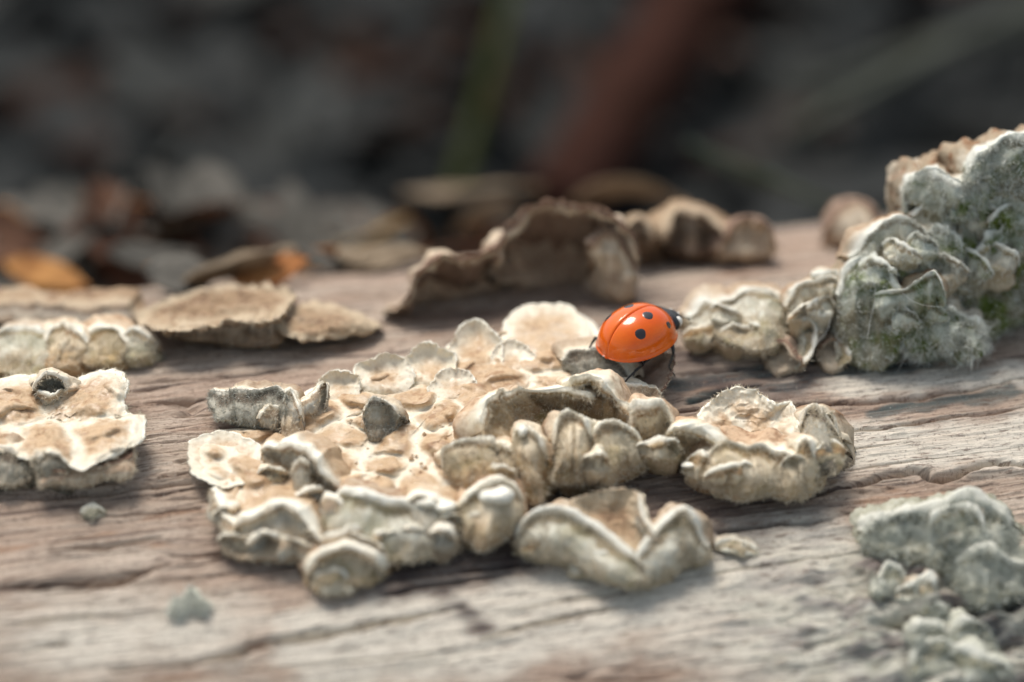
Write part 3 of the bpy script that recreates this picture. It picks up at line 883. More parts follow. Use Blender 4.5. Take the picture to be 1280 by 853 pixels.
# ================================================================== 3. perch under the ladybird
perch = thing('small_bracket_fungus', 'small grey brown curled bracket under the ladybird', 'fungus', pt(770, 480, 0))
lobe(perch, M_DARK, [(705, 452, .24), (714, 440, .27), (735, 437, .28), (760, 444, .27), (778, 458, .24), (786, 474, .20)],
     [(710, 466, .14), (724, 472, .14), (742, 472, .14), (762, 476, .14), (776, 482, .14), (786, 486, .14)], bulge=.05, lip=.025, back=.25, drop=.05, hair=1300, hair_mat=H_GREY, hair_len=.02, warp=.02, flute=.01)
plate(perch, M_BARK, [(764, 470, .16), (774, 454, .2), (800, 446, .22), (828, 440, .24), (842, 446, .26), (840, 466, .22), (828, 488, .18), (810, 500, .18), (785, 500, .16)],
      (800, 474, .10), k=2.0, thick=.04, rings=26, segs=110, amp=.014, foot=.6, edge_wave=.015, hair=400, hair_mat=H_PALE, hair_len=.02)
lobe(perch, M_CRUST, [(776, 478, .24), (795, 478, .24), (812, 484, .22), (828, 490, .2)], [(778, 502, .06), (795, 508, .04), (812, 506, .04), (826, 500, .04)], bulge=.06, lip=.03, back=.1, drop=.04, hair=300, hair_len=.02, **HP)

# ================================================================== 4. bracket lying in front
fb = thing('grey_bracket_fungus', 'grey hairy bracket fungus with folded tan centre and drooping lip below the ruffle', 'fungus', pt(750, 700, 0))
lobe(fb, M_GREY, [(652, 672, .20), (664, 650, .28), (690, 640, .32), (722, 648, .32), (760, 670, .30), (790, 692, .28), (805, 704, .24)],
     [(654, 694, .02), (670, 700, .02), (700, 702, .02), (730, 714, .02), (760, 726, .0), (785, 738, 0), (806, 736, 0)], bulge=.10, lip=.09, back=.28, drop=.14, hair=2000, n=64, frill=.2, flute=.02, **HP)
plate(fb, M_OLD, [(715, 628, .30), (745, 615, .34), (785, 612, .36), (798, 622, .36), (805, 645, .34), (818, 668, .28), (800, 690, .24), (770, 676, .28), (735, 650, .30)],
      (770, 655, .2), k=1.6, thick=.05, rings=24, segs=100, amp=.02, name='fold', foot=.6, hair=300, hair_mat=H_PALE)
lobe(fb, M_GREY, [(788, 700, .24), (812, 682, .30), (832, 656, .36), (855, 640, .38), (872, 650, .34), (888, 676, .24)],
     [(790, 738, .0), (815, 732, .0), (838, 716, .0), (856, 706, 0), (874, 702, 0), (894, 696, 0)], bulge=.10, lip=.08, back=.25, drop=.12, hair=1500, frill=.25, flute=.02, **HP)
lobe(fb, M_CRUST, [(796, 616, .38), (804, 640, .38), (816, 662, .34), (826, 672, .3)], [(790, 640, .2), (800, 660, .2), (812, 678, .16), (822, 686, .14)], bulge=.02, lip=.03, back=.08, drop=.06, hair=150, **HP)

frills(fb, [M_GREY, M_GREY, M_CURL], [(680, 694, 17, 24, .22), (745, 716, 20, 28, .22), (812, 728, 18, 26, .2), (866, 700, 15, 24, .22)], H_PALE, 5)
nub = thing('fungus_nub', 'small folded tan fungus nub below the grey olive edge of the crust', 'fungus', pt(430, 730, 0))
lobe(nub, M_CURL, [(386, 716, .16), (398, 694, .24), (420, 680, .30), (446, 682, .30), (466, 698, .24), (471, 716, .16)],
     [(390, 734, .02), (406, 742, .02), (424, 738, .03), (442, 732, .05), (458, 734, .03), (470, 730, .02)], bulge=-.04, lip=.06, back=.24, drop=.08, hair=800, lift=.05, **HP)
lobe(nub, M_GREY, [(388, 722, .12), (402, 716, .16), (420, 716, .18), (436, 724, .14)], [(394, 742, 0), (406, 746, 0), (422, 748, 0), (438, 744, 0)], bulge=.05, lip=.04, back=.1, drop=.03, hair=400, lift=.02, **HP)

# ================================================================== 5. fungi on the other side
lf = thing('pale_plate_fungus', 'pale thin plate fungus with torn edge and a small curled flap on top', 'fungus', pt(70, 560, 0))
plate(lf, M_CRUST, [(-90, 530, .2), (-50, 486, .26), (0, 472, .28), (45, 470, .30), (78, 484, .28), (100, 472, .28), (138, 462, .30), (160, 474, .30), (156, 500, .26), (162, 518, .26),
                    (183, 520, .28), (176, 552, .28), (140, 572, .28), (100, 588, .28), (66, 566, .32), (42, 578, .26), (0, 566, .24), (-60, 576, .22)], (60, 530, .22), k=1.6,
      thick=.05, rings=50, segs=220, amp=.014, name='plate', foot=.6, edge_wave=.022, cells=[(20, 510, 60), (110, 500, 60), (60, 545, 50), (130, 545, 55), (-30, 540, 60)], cell_amp=.06,
      hair=900, hair_mat=H_PALE)
lobe(lf, M_BARK, [(46, 578, .24), (80, 590, .26), (115, 588, .26), (150, 572, .26), (174, 558, .24)], [(48, 600, .02), (80, 608, .02), (112, 606, .02), (146, 596, .02), (172, 580, .04)],
     bulge=.08, lip=.03, back=.3, drop=.1, hair=700, **HP)
lobe(lf, M_DARK, [(38, 580, .30), (52, 568, .34), (72, 566, .36), (90, 578, .32)], [(46, 602, .06), (60, 606, .06), (78, 606, .06), (92, 602, .06)], bulge=.08, lip=.03, back=.12, drop=.06, hair=500, **HP)
lobe(lf, M_DARK, [(-60, 570, .24), (-20, 562, .26), (20, 566, .26), (44, 578, .22)], [(-60, 604, .0), (-20, 606, .0), (18, 606, 0), (42, 602, 0)], bulge=.05, lip=.04, back=.25, drop=.06, hair=600, **HP)
lobe(lf, M_DARK, [(40, 488, .34), (46, 474, .42), (62, 467, .46), (78, 474, .42), (83, 488, .34)], [(44, 494, .26), (52, 498, .26), (62, 499, .26), (72, 498, .26), (80, 494, .26)],
     bulge=-.10, lip=.045, back=.10, drop=.10, hair=200, name='curled_flap', warp=.02, flute=.01, **HP)
lobe(lf, M_CRUST, [(40, 490, .30), (50, 492, .33), (62, 495, .34), (76, 492, .32), (83, 488, .3)], [(42, 500, .22), (52, 504, .22), (62, 506, .22), (74, 503, .22), (82, 498, .22)],
     bulge=.02, lip=.03, back=.06, drop=.05, hair=100, name='curled_flap', warp=.02, flute=.01, **HP)

lb = thing('lumpy_bracket_fungus', 'lumpy grey and cream bracket fungus just behind the torn pale plate', 'fungus', pt(90, 460, 0))
lobe(lb, M_GREY, [(-40, 430, .2), (0, 420, .26), (25, 408, .30), (50, 410, .30), (68, 430, .22)], [(-40, 462, .0), (0, 468, .0), (25, 470, .0), (50, 470, .0), (70, 466, 0)], bulge=.06, lip=.05, back=.2, drop=.08, hair=800, **HP)
lobe(lb, M_CURL, [(55, 425, .26), (72, 406, .34), (88, 408, .34), (100, 425, .28)], [(60, 462, .04), (75, 466, .02), (88, 464, .02), (102, 458, .02)], bulge=.05, lip=.06, back=.15, drop=.05, hair=500, **HP)
lobe(lb, M_CURL, [(92, 426, .24), (112, 412, .30), (135, 408, .30), (155, 420, .26), (160, 436, .2)], [(95, 458, .02), (115, 456, .02), (135, 456, .0), (152, 454, 0), (162, 448, 0)], bulge=.06, lip=.05, back=.25, drop=.06, hair=600, **HP)
lobe(lb, M_GREY, [(152, 428, .2), (165, 414, .26), (180, 418, .24), (190, 432, .16)], [(154, 448, 0), (166, 452, 0), (180, 450, 0), (192, 444, 0)], bulge=.04, lip=.04, back=.1, drop=.04, hair=400, **HP)

bp = thing('tan_shelf_fungus', 'tan shelf fungus lifting off the log with a dark gap beneath its front edge', 'fungus', pt(320, 420, 0))
plate(bp, M_OLD, [(168, 398, .22), (200, 380, .26), (250, 364, .28), (310, 356, .30), (350, 358, .34), (370, 372, .34), (352, 394, .40), (330, 404, .38), (290, 402, .36),
                  (240, 414, .34), (195, 412, .30)], (280, 386, .22), k=1.6, thick=.06, rings=30, segs=140, amp=.03, name='shelf', foot=.35, edge_wave=.03, hair=300, hair_mat=H_PALE)
plate(bp, M_OLD, [(335, 402, .26), (345, 386, .26), (380, 378, .24), (420, 382, .2), (455, 394, .16), (476, 408, .12), (450, 420, .12), (410, 424, .16), (365, 424, .22)], (400, 402, .26), k=1.8,
      thick=.06, rings=24, segs=120, amp=.02, name='shelf', foot=.5, edge_wave=.02)
lobe(bp, M_OLD, [(200, 410, .30), (250, 408, .32), (300, 400, .34), (340, 400, .34), (360, 400, .3)], [(215, 424, .1), (255, 428, .1), (300, 430, .1), (335, 430, .1), (356, 428, .1)], bulge=-.06, lip=.03, back=.2, drop=.05, hair=300, **HP)
lobe(bp, M_OLD, [(-60, 392, .14), (10, 380, .2), (70, 388, .18), (130, 380, .2), (170, 392, .12)], [(-60, 408, 0), (10, 404, 0), (70, 408, 0), (130, 404, 0), (172, 406, 0)], bulge=.06, lip=.06, back=.4, drop=.08, hair=300, **HP)

ba = thing('arched_bracket_fungus', 'arched brown edged bracket fungus with deep dark hollow and pale inner face', 'fungus', pt(660, 380, 0))
lobe(ba, M_BARK, [(474, 388, .12), (505, 372, .28), (530, 338, .50), (552, 320, .58), (580, 328, .52), (606, 318, .54), (632, 294, .66)],
     [(482, 392, .0), (512, 384, .0), (540, 378, .0), (560, 374, 0), (585, 370, 0), (610, 366, 0), (634, 362, 0)], bulge=-.24, lip=.035, back=.2, drop=.45, hair=700, flute=.06, amp=.03, lift=0, **HP)
lobe(ba, M_BARK, [(622, 318, .54), (630, 288, .70), (652, 276, .74), (676, 256, .86), (700, 250, .90), (728, 256, .88), (756, 262, .84), (780, 284, .70), (796, 324, .40), (802, 356, .12)],
     [(640, 366, .0), (655, 362, .0), (672, 360, .0), (690, 356, .0), (706, 354, .0), (722, 352, .0), (740, 354, .0), (758, 358, .0), (776, 362, .0), (790, 366, 0)],
     bulge=-.36, lip=.035, back=.22, drop=.75, hair=900, n=90, flute=.05, amp=.03, lift=0, **HP)
lobe(ba, M_BARK, [(744, 300, .60), (760, 290, .62), (780, 304, .54), (796, 336, .32)], [(742, 352, .10), (758, 364, .04), (774, 370, 0), (790, 368, 0)], bulge=.03, lip=.03, back=.10, drop=.05, hair=300, amp=.025, **HP)

# ================================================================== 6. mossy cluster
mc = thing('mossy_bracket_fungus', 'tall tiered mossy bracket fungus with white rims and green shaded undersides', 'fungus', pt(1120, 440, 0))
HW = dict(hair_mat=H_WHITE)
lobe(mc, M_GREY, [(858, 396, .24), (880, 382, .30), (910, 372, .36), (945, 364, .40), (972, 374, .36), (985, 392, .28)],
     [(866, 410, .10), (885, 422, .06), (912, 432, .04), (940, 438, .02), (965, 436, .02), (985, 424, .04)], bulge=.07, lip=.035, back=.35, drop=.12, lift=.2, hair=1500, n=60, **HP)
lobe(mc, M_GREY, [(984, 380, .44), (1000, 362, .52), (1022, 352, .58), (1042, 346, .62), (1052, 358, .56)],
     [(990, 408, .22), (1005, 402, .26), (1022, 398, .28), (1038, 394, .3), (1050, 392, .3)], bulge=.05, lip=.035, back=.3, drop=.15, hair=900, **HP)
lobe(mc, M_GREY, [(1016, 350, .58), (1026, 342, .64), (1040, 340, .64), (1048, 350, .6)], [(1018, 366, .44), (1028, 368, .44), (1040, 368, .44), (1048, 366, .44)], bulge=.04, lip=.04, back=.15, drop=.08, hair=200, **HP)
# thin twisted flaps
lobe(mc, M_BARK, [(960, 440, .16), (964, 430, .22), (980, 428, .24), (996, 444, .18), (1004, 456, .12)], [(962, 456, .02), (970, 464, .0), (980, 466, .0), (992, 464, .0), (1002, 464, 0)], bulge=-.14, lip=.03, back=.05, drop=.10, lift=.03, warp=.04, hair=150, **HP)
lobe(mc, M_GREY, [(1004, 396, .40), (1014, 402, .36), (1020, 416, .30), (1014, 436, .20), (1000, 452, .12)], [(996, 410, .28), (1002, 422, .22), (1004, 436, .16), (1000, 452, .08), (992, 462, .02)], bulge=-.08, lip=.035, back=.05, drop=.1, lift=.03, warp=.04, hair=200, **HP)
lobe(mc, M_GREY, [(1048, 384, .44), (1060, 392, .40), (1066, 416, .28), (1064, 444, .16), (1050, 462, .06)], [(1040, 398, .32), (1046, 414, .24), (1050, 432, .16), (1048, 448, .08), (1036, 462, .0)], bulge=-.10, lip=.035, back=.05, drop=.1, lift=.03, warp=.04, hair=200, **HP)
lobe(mc, M_BARK, [(1028, 432, .16), (1040, 424, .2), (1052, 432, .18)], [(1028, 458, 0), (1040, 464, 0), (1054, 460, 0)], bulge=-.12, lip=.03, back=.05, drop=.08, lift=.03, warp=.04, hair=80, **HP)
# middle olive lobes
lobe(mc, M_MOSSY, [(1050, 360, .60), (1062, 336, .74), (1082, 322, .82), (1104, 332, .80), (1120, 352, .72), (1136, 366, .64)],
     [(1056, 440, .10), (1072, 452, .04), (1090, 456, .02), (1108, 452, .02), (1124, 446, .02), (1140, 440, .04)], bulge=.04, lip=.04, back=.35, drop=.2, hair=450, hair_len=.05, **HW)
lobe(mc, M_MOSSY, [(1092, 366, .66), (1112, 362, .72), (1134, 358, .76), (1156, 344, .84), (1170, 346, .84), (1178, 370, .70)],
     [(1088, 402, .40), (1106, 412, .34), (1126, 416, .3), (1144, 412, .3), (1160, 404, .36), (1174, 396, .4)], bulge=.06, lip=.03, back=.3, drop=.15, hair=300, hair_len=.03, hair_mat=H_GREEN)
lobe(mc, M_GREY, [(1070, 318, .84), (1086, 292, .98), (1106, 278, 1.06), (1130, 272, 1.10), (1150, 280, 1.06), (1160, 304, .92)],
     [(1078, 340, .66), (1094, 336, .72), (1112, 334, .74), (1130, 336, .72), (1146, 338, .7), (1158, 342, .66)], bulge=.06, lip=.045, back=.35, drop=.2, hair=1000, **HW)
lobe(mc, M_MOSSY, [(1100, 330, .76), (1124, 322, .82), (1150, 320, .84), (1170, 330, .78)], [(1104, 372, .4), (1126, 378, .4), (1150, 378, .4), (1172, 372, .4)], bulge=.02, lip=.04, back=.2, drop=.1, hair=700, **HW)
# tall rear lobes
lobe(mc, M_MOSSY, [(1130, 246, 1.18), (1142, 222, 1.34), (1164, 216, 1.40), (1195, 222, 1.38), (1225, 230, 1.34), (1256, 240, 1.28), (1300, 236, 1.3)],
     [(1142, 400, .20), (1160, 412, .1), (1185, 420, .04), (1210, 424, .02), (1236, 420, .02), (1265, 410, .04), (1305, 400, .06)], bulge=-.06, lip=.06, back=.5, drop=.2, hair=1300, hair_len=.06, n=70, m=80, amp=.05, **HW)
lobe(mc, M_MOSSY, [(1205, 216, 1.44), (1222, 192, 1.58), (1250, 178, 1.68), (1285, 172, 1.72), (1330, 180, 1.66)], [(1206, 236, 1.28), (1226, 244, 1.24), (1255, 250, 1.2), (1286, 252, 1.18), (1330, 250, 1.18)],
     bulge=.08, lip=.06, back=.5, drop=.2, hair=1400, hair_len=.05, amp=.04, **HW)
lobe(mc, M_MOSSY, [(1222, 300, .90), (1246, 288, .98), (1275, 284, 1.0), (1320, 290, .96)], [(1216, 392, .16), (1240, 402, .1), (1272, 400, .1), (1320, 396, .1)], bulge=.05, lip=.06, back=.3, drop=.1, hair=450, hair_len=.05, amp=.05, **HW)
lobe(mc, M_MOSSY, [(1150, 300, .92), (1166, 286, 1.0), (1186, 290, .98), (1204, 310, .86)], [(1142, 400, .16), (1162, 420, .06), (1190, 424, .04), (1212, 410, .08)], bulge=.08, lip=.05, back=.2, drop=.1, hair=800, hair_len=.06, amp=.05, **HW)
lobe(mc, M_MOSSY, [(1126, 410, .34), (1150, 392, .44), (1186, 388, .46), (1216, 396, .40), (1236, 414, .28)], [(1122, 440, .0), (1150, 446, .0), (1186, 446, .0), (1216, 444, 0), (1240, 436, 0)],
     bulge=.10, lip=.08, back=.2, drop=.06, hair=1000, hair_len=.08, hair_mat=H_WHITE, amp=.05)

frills(mc, [M_GREY, M_CURL], [(882, 424, 16, 22, .26), (915, 432, 18, 24, .26), (948, 436, 16, 24, .26), (905, 398, 16, 16, .38), (1002, 404, 14, 20, .44), (1028, 396, 14, 20, .52)], H_PALE, 6)
frills(mc, [M_MOSSY, M_GREY], [(1072, 402, 16, 34, .50), (1100, 430, 16, 34, .40), (1068, 440, 14, 30, .26), (1128, 410, 18, 28, .54), (1160, 400, 16, 26, .56), (1094, 350, 14, 24, .84), (1130, 330, 18, 24, .96), (1152, 316, 14, 22, 1.0),
                               (1168, 286, 18, 30, 1.14), (1196, 270, 20, 30, 1.22), (1230, 280, 20, 30, 1.16), (1265, 290, 20, 32, 1.14), (1180, 350, 20, 34, .84), (1214, 350, 18, 34, .80), (1250, 340, 22, 34, .90), (1232, 222, 18, 24, 1.5), (1262, 214, 18, 26, 1.56)], H_WHITE, 7, 220)
# ================================================================== 7. lichen lumps on the near flank
def clump(parent, mat, spots, hair=420, hm=None, **kw):
    for i, (x_, y_, w_, hp, z_) in enumerate(spots):
        a_, b_ = random.uniform(-.35, .35) * hp, random.uniform(-.35, .35) * hp
        w_, z_ = w_ * random.uniform(.8, 1.35), z_ * random.uniform(.75, 1.2)
        mat = random.choice([M_LICHEN, M_LICHEN, M_GREY])
        lobe(parent, mat, [(x_ - w_, y_ - hp * .45 + a_, z_ * .5), (x_ - w_ * .45, y_ - hp + a_, z_), (x_ + w_ * .4, y_ - hp + b_, z_ * .95), (x_ + w_, y_ - hp * .5 + b_, z_ * .5)],
             [(x_ - w_, y_, 0), (x_ - w_ * .4, y_ + 4, 0), (x_ + w_ * .4, y_ + 4, 0), (x_ + w_, y_, 0)], bulge=.05, lip=.07, back=.14, drop=.05, hair=hair, hair_mat=hm or H_FUR,
             hair_len=.055, amp=.04, warp=.12, lift=.02, n=32, m=36, frill=.4, flute=.018, name='tuft', **kw)
random.seed(31)
l1 = thing('lichen_lump', 'large grey green fuzzy lichen lump with ridged crest beside the long crack', 'lichen', pt(1180, 720, 0))
HL = dict(hair_mat=H_WHITE, hair_len=.06, amp=.035)
LK = dict(hair_mat=H_FUR, hair_len=.07, amp=.04, frill=.3, flute=.03, warp=.10, lift=.05)
lobe(l1, M_LICHEN, [(1078, 668, .12), (1092, 652, .18), (1122, 646, .22), (1155, 640, .26), (1185, 628, .30), (1220, 628, .30), (1250, 640, .26), (1270, 664, .18)],
     [(1080, 684, .0), (1100, 698, .0), (1130, 706, .0), (1160, 714, .0), (1190, 714, 0), (1220, 708, 0), (1250, 702, 0), (1272, 692, 0)], bulge=.10, lip=.16, back=.3, drop=.1, hair=1300, n=70, name='tuft', **LK)
lobe(l1, M_LICHEN, [(1186, 704, .14), (1208, 690, .20), (1236, 690, .20), (1266, 698, .18), (1300, 700, .16)], [(1190, 738, .0), (1208, 748, .0), (1236, 752, .0), (1266, 752, .0), (1302, 748, 0)],
     bulge=.08, lip=.14, back=.25, drop=.06, hair=900, name='tuft', **LK)
lobe(l1, M_GREY, [(1170, 652, .30), (1188, 630, .36), (1212, 634, .34), (1226, 660, .26)], [(1174, 690, .1), (1190, 700, .1), (1210, 700, .1), (1226, 692, .1)], bulge=.05, lip=.08, back=.12, drop=.08, hair=700, name='tuft', **LK)
l2 = thing('lichen_lump', 'small knobbly grey lichen lump between the two larger lichen patches', 'lichen', pt(1140, 750, 0))
clump(l2, M_LICHEN, [(1112, 738, 14, 24, .10), (1128, 748, 17, 26, .12), (1150, 760, 15, 20, .08), (1170, 764, 15, 20, .08)], hair=150)
l3 = thing('lichen_patch', 'wide dull green lichen patch low on the flank below the knobbly lump', 'lichen', pt(1190, 820, 0))
clump(l3, M_LICHEN, [(1158, 806, 30, 26, .08), (1206, 812, 34, 30, .10), (1170, 840, 30, 24, .06), (1222, 842, 30, 24, .06)], hair=300)
l4 = thing('lichen_tuft', 'tiny grey green lichen tuft alone on bare pinkish wood', 'lichen', pt(234, 765, 0))
for x_, y_, w_, h_ in ((222, 770, 7, 16), (238, 764, 8, 28), (250, 770, 6, 14), (231, 774, 9, 10)):
    lobe(l4, M_LICHEN, [(x_ - w_, y_ - h_ * .6, .04), (x_ - 2, y_ - h_, .07), (x_ + w_, y_ - h_ * .5, .04)], [(x_ - w_, y_, 0), (x_, y_ + 3, 0), (x_ + w_, y_, 0)], bulge=.02, lip=.03, back=.04, drop=.02,
         hair=420, lift=0, n=24, m=28, warp=.07, **HL)
l5 = thing('lichen_crumb', 'single pale grey lichen crumb on the grain below the torn plate', 'lichen', pt(115, 643, 0))
lobe(l5, M_LICHEN, [(104, 641, .03), (111, 635, .05), (121, 635, .05), (129, 641, .03)], [(104, 646, 0), (112, 649, 0), (122, 649, 0), (130, 646, 0)], bulge=.02, lip=.04, back=.05, drop=.02, hair=60, lift=0, hair_mat=H_PALE, amp=.02, warp=.03)
l6 = thing('lichen_scrap', 'small flaking scrap of pale fungus beside the red dotted bracket lip', 'fungus', pt(918, 685, 0))
lobe(l6, M_GREY, [(898, 682, .03), (912, 674, .05), (930, 676, .05), (948, 688, .03)], [(898, 688, 0), (914, 691, 0), (930, 693, 0), (948, 693, 0)], bulge=.02, lip=.03, back=.08, drop=.02, hair=150, lift=.01, amp=.025, **HP)

# stray silk threads
def thread(name, label, pts, r=.0016):
    o = tube(name, [pt(*p) for p in pts], [r, r * .7], H_WEB, sides=5, n=30)
    return tag(o, label, 'thread')
thread('silk_thread', 'fine curved silk thread hanging before the olive lobe', [(1078, 336, .85), (1090, 348, .8), (1094, 372, .66), (1088, 400, .5), (1084, 424, .4)])
thread('silk_thread', 'fine silk thread stretched across the dark olive lobe face', [(1128, 366, .78), (1140, 376, .72), (1156, 382, .68), (1178, 384, .66)])
thread('silk_thread', 'straight silk thread rising from the thin twisted flap', [(1038, 398, .45), (1034, 414, .36), (1022, 428, .26), (1012, 448, .14)])

# ================================================================== ladybird
ladybird_red, nt, bs = new_mat('elytra_orange_red')
b = NB(nt)
co = b.coord()
nz = b.noise(co, 4.0, 3)
nt.links.new(b.mix(b.rng(nz, .3, .7), (.64, .085, .0005), (.72, .128, .0008)), bs.inputs['Base Color'])
bs.inputs['Roughness'].default_value = .28
bs.inputs['Coat Weight'].default_value = .9
bs.inputs['Coat Roughness'].default_value = .035
bs.inputs['Coat IOR'].default_value = 1.5
bs.inputs['Specular IOR Level'].default_value = .05
nt.links.new(b.bump(b.noise(co, 85, 2), .12, .01), bs.inputs['Normal'])
bug_black = simple_mat('chitin_black', (.010, .010, .011), (.02, .018, .018), 20, .28, spec=.5, bump=.1)
spot_black = simple_mat('spot_black', (.008, .006, .006), (.014, .010, .009), 20, .25, spec=.5, bump=0)
spot_black.node_tree.nodes['Principled BSDF'].inputs['Coat Weight'].default_value = .6
bug_white = simple_mat('cream_white_mark', (.70, .68, .60), (.78, .75, .68), 20, .4, bump=0)
EA, EB, EH, EP = .322, .272, .268, 2.2

bug_base = pt(796, 425, .42)
bug = thing('ladybird', 'glossy orange red ladybird with black spots perched on the curled bracket', 'ladybird', bug_base)
YAW, TILT, ROLL = math.radians(43), math.radians(5), math.radians(-1)
BM = Matrix.Translation(Vector(bug_base)) @ Matrix.Rotation(YAW, 4, 'Z') @ Matrix.Rotation(-TILT, 4, 'Y') @ Matrix.Rotation(ROLL, 4, 'X')
BMn = np.array(BM)


def bw(P):
    P = np.asarray(P, float)
    return P @ BMn[:3, :3].T + BMn[:3, 3]


def on_dome(P, off=0.):
    """push a local point radially on to the wing-case dome"""
    f = (np.abs(P[..., 0]) / EA) ** EP + (np.abs(P[..., 1]) / EB) ** EP + (np.abs(P[..., 2]) / EH) ** EP
    Q = P * (f ** (-1 / EP))[..., None]
    return Q * (1 + off / (np.linalg.norm(Q, axis=-1, keepdims=True) + 1e-9))


elytra = {}
for sgn in (1, -1):
    n, m = 40, 60
    ph = np.linspace(0, 1, n)                 # from the suture over the side
    al = np.linspace(0, np.pi, m)             # from front to back
    PH, AL = np.meshgrid(ph * np.pi / 2, al, indexing='ij')
    P = np.stack([np.cos(AL), np.sin(AL) * np.sin(PH), np.sin(AL) * np.cos(PH) + 0 * AL], -1)
    P = on_dome(P)
    P[..., 1] += .0012
    # shallow valley along the seam, flared hem along the side
    P[..., 2] -= .013 * np.exp(-(P[..., 1] / .008) ** 2)
    hem = sstep(.90, 1.0, ph)[:, None]
    outv = np.stack([P[..., 0] / EA, P[..., 1] / EB, 0 * AL], -1)
    outv /= np.linalg.norm(outv, axis=-1, keepdims=True) + 1e-9
    P += outv * (.012 * hem)[..., None]
    inn = P * .955
    inn[..., 2] -= .002
    Vv = np.concatenate([P, inn[::-1]], 0)
    Vv[..., 1] *= sgn
    f = grid_faces(2 * n, m, wrap_n=True)
    if sgn > 0: f = f[:, ::-1]
    e = obj('wing_case', make_mesh('wing_case', bw(Vv.reshape(-1, 3)), f), ladybird_red, bug)
    elytra[sgn] = e


def spot(sgn, cx, cy, r, parent, stretch=1.0):
    cz = max(1e-4, 1 - (abs(cx) / EA) ** EP - (abs(cy) / EB) ** EP) ** (1 / EP) * EH
    c = np.array([cx, cy, cz])
    nrm = np.array([np.sign(cx) * abs(cx / EA) ** (EP - 1) / EA, np.sign(cy) * abs(cy / EB) ** (EP - 1) / EB, (cz / EH) ** (EP - 1) / EH])
    nrm /= np.linalg.norm(nrm)
    t1 = np.cross([0, 1.0, 0], nrm); t1 /= np.linalg.norm(t1)
    t2 = np.cross(nrm, t1)
    rr_, aa = np.linspace(.0, 1, 9), np.linspace(0, 2 * np.pi, 48, endpoint=False)
    wob_ = 1 + .04 * np.sin(aa * 3 + cx * 40) + .02 * np.sin(aa * 4 + 1)
    q = c + r * rr_[:, None, None] * (wob_ * np.cos(aa))[None, :, None] * t1 * stretch + r * rr_[:, None, None] * (wob_ * np.sin(aa))[None, :, None] * t2
    off = .0022 * (1 - rr_ ** 6)[:, None] + .0003
    f0 = (np.abs(q[..., 0]) / EA) ** EP + (np.abs(q[..., 1]) / EB) ** EP + (np.abs(q[..., 2]) / EH) ** EP
    Q = q * (f0 ** (-1 / EP))[..., None]
    Q = Q + nrm * off[..., None]
    if abs(cy) < .01:
        Q[..., 2] -= 0
    return obj('spot', make_mesh('spot', bw(Q.reshape(-1, 3)), grid_faces(9, 48, wrap_m=True)), spot_black, parent)


for sgn in (1, -1):
    spot(sgn, .155, sgn * .205, .031, elytra[sgn])
    spot(sgn, .035, sgn * .105, .043, elytra[sgn])
    spot(sgn, -.125, sgn * .180, .045, elytra[sgn])
spot(1, .265, 0.0, .045, elytra[1], 1.0)

# underside
th = np.linspace(0, 2 * np.pi, 40, endpoint=False)
lv = np.linspace(-1, 1, 14)
P = np.stack([np.outer(np.sqrt(1 - lv ** 2), np.cos(th)) * EA * .93, np.outer(np.sqrt(1 - lv ** 2), np.sin(th)) * EB * .92, np.repeat(lv[:, None], 40, 1) * .045 - .000], -1)
obj('abdomen', make_mesh('abdomen', bw(P.reshape(-1, 3)), grid_faces(14, 40, wrap_m=True)), bug_black, bug)


def ball(name, c, r, mat, parent, n=14, m=24, p=1.0):
    lat, lon = np.linspace(-np.pi / 2, np.pi / 2, n), np.linspace(0, 2 * np.pi, m, endpoint=False)
    P = np.stack([np.outer(np.cos(lat) ** p, np.cos(lon)) * r[0] + c[0], np.outer(np.cos(lat) ** p, np.sin(lon)) * r[1] + c[1], np.repeat(np.sin(lat)[:, None], m, 1) * r[2] + c[2]], -1)
    return obj(name, make_mesh(name, bw(P.reshape(-1, 3)), grid_faces(n, m, wrap_m=True)), mat, parent)


pron = ball('pronotum', (.285, 0, .050), (.100, .175, .085), bug_black, bug)
for sgn in (1, -1):
    ball('white_patch', (.335, sgn * .125, .055), (.034, .034, .044), bug_white, pron)
head = ball('head', (.385, 0, .028), (.058, .088, .050), bug_black, bug)
for sgn in (1, -1):
    ball('eye', (.400, sgn * .072, .040), (.022, .020, .022), bug_black, head, 8, 12)
    ball('white_mark', (.420, sgn * .040, .056), (.012, .012, .010), bug_white, head, 8, 12)
    a = [bw([.425, sgn * .05, .02]), bw([.45, sgn * .07, .015]), bw([.475, sgn * .09, .0]), bw([.485, sgn * .10, -.01])]
    tube('antenna', a, [.004, .003, .004, .007], bug_black, head, 6)


def leg(pts, parent=bug):
    """pts are world places: hip, knee, ankle, toe"""
    o = tube('leg', pts[:2], [.015, .017, .011], bug_black, parent, 8, 8)
    tube('shin', pts[1:3], [.012, .010, .007], bug_black, o, 8, 8)
    tube('foot', pts[2:], [.007, .008, .005], bug_black, o, 6, 6)


def on_ray(px, py, toward):
    """the place in that direction which is nearest to a given point's depth"""
    d = rays(px, py)
    t = (np.asarray(toward)[1] - CAM[1]) / d[1]
    return CAM + d * t


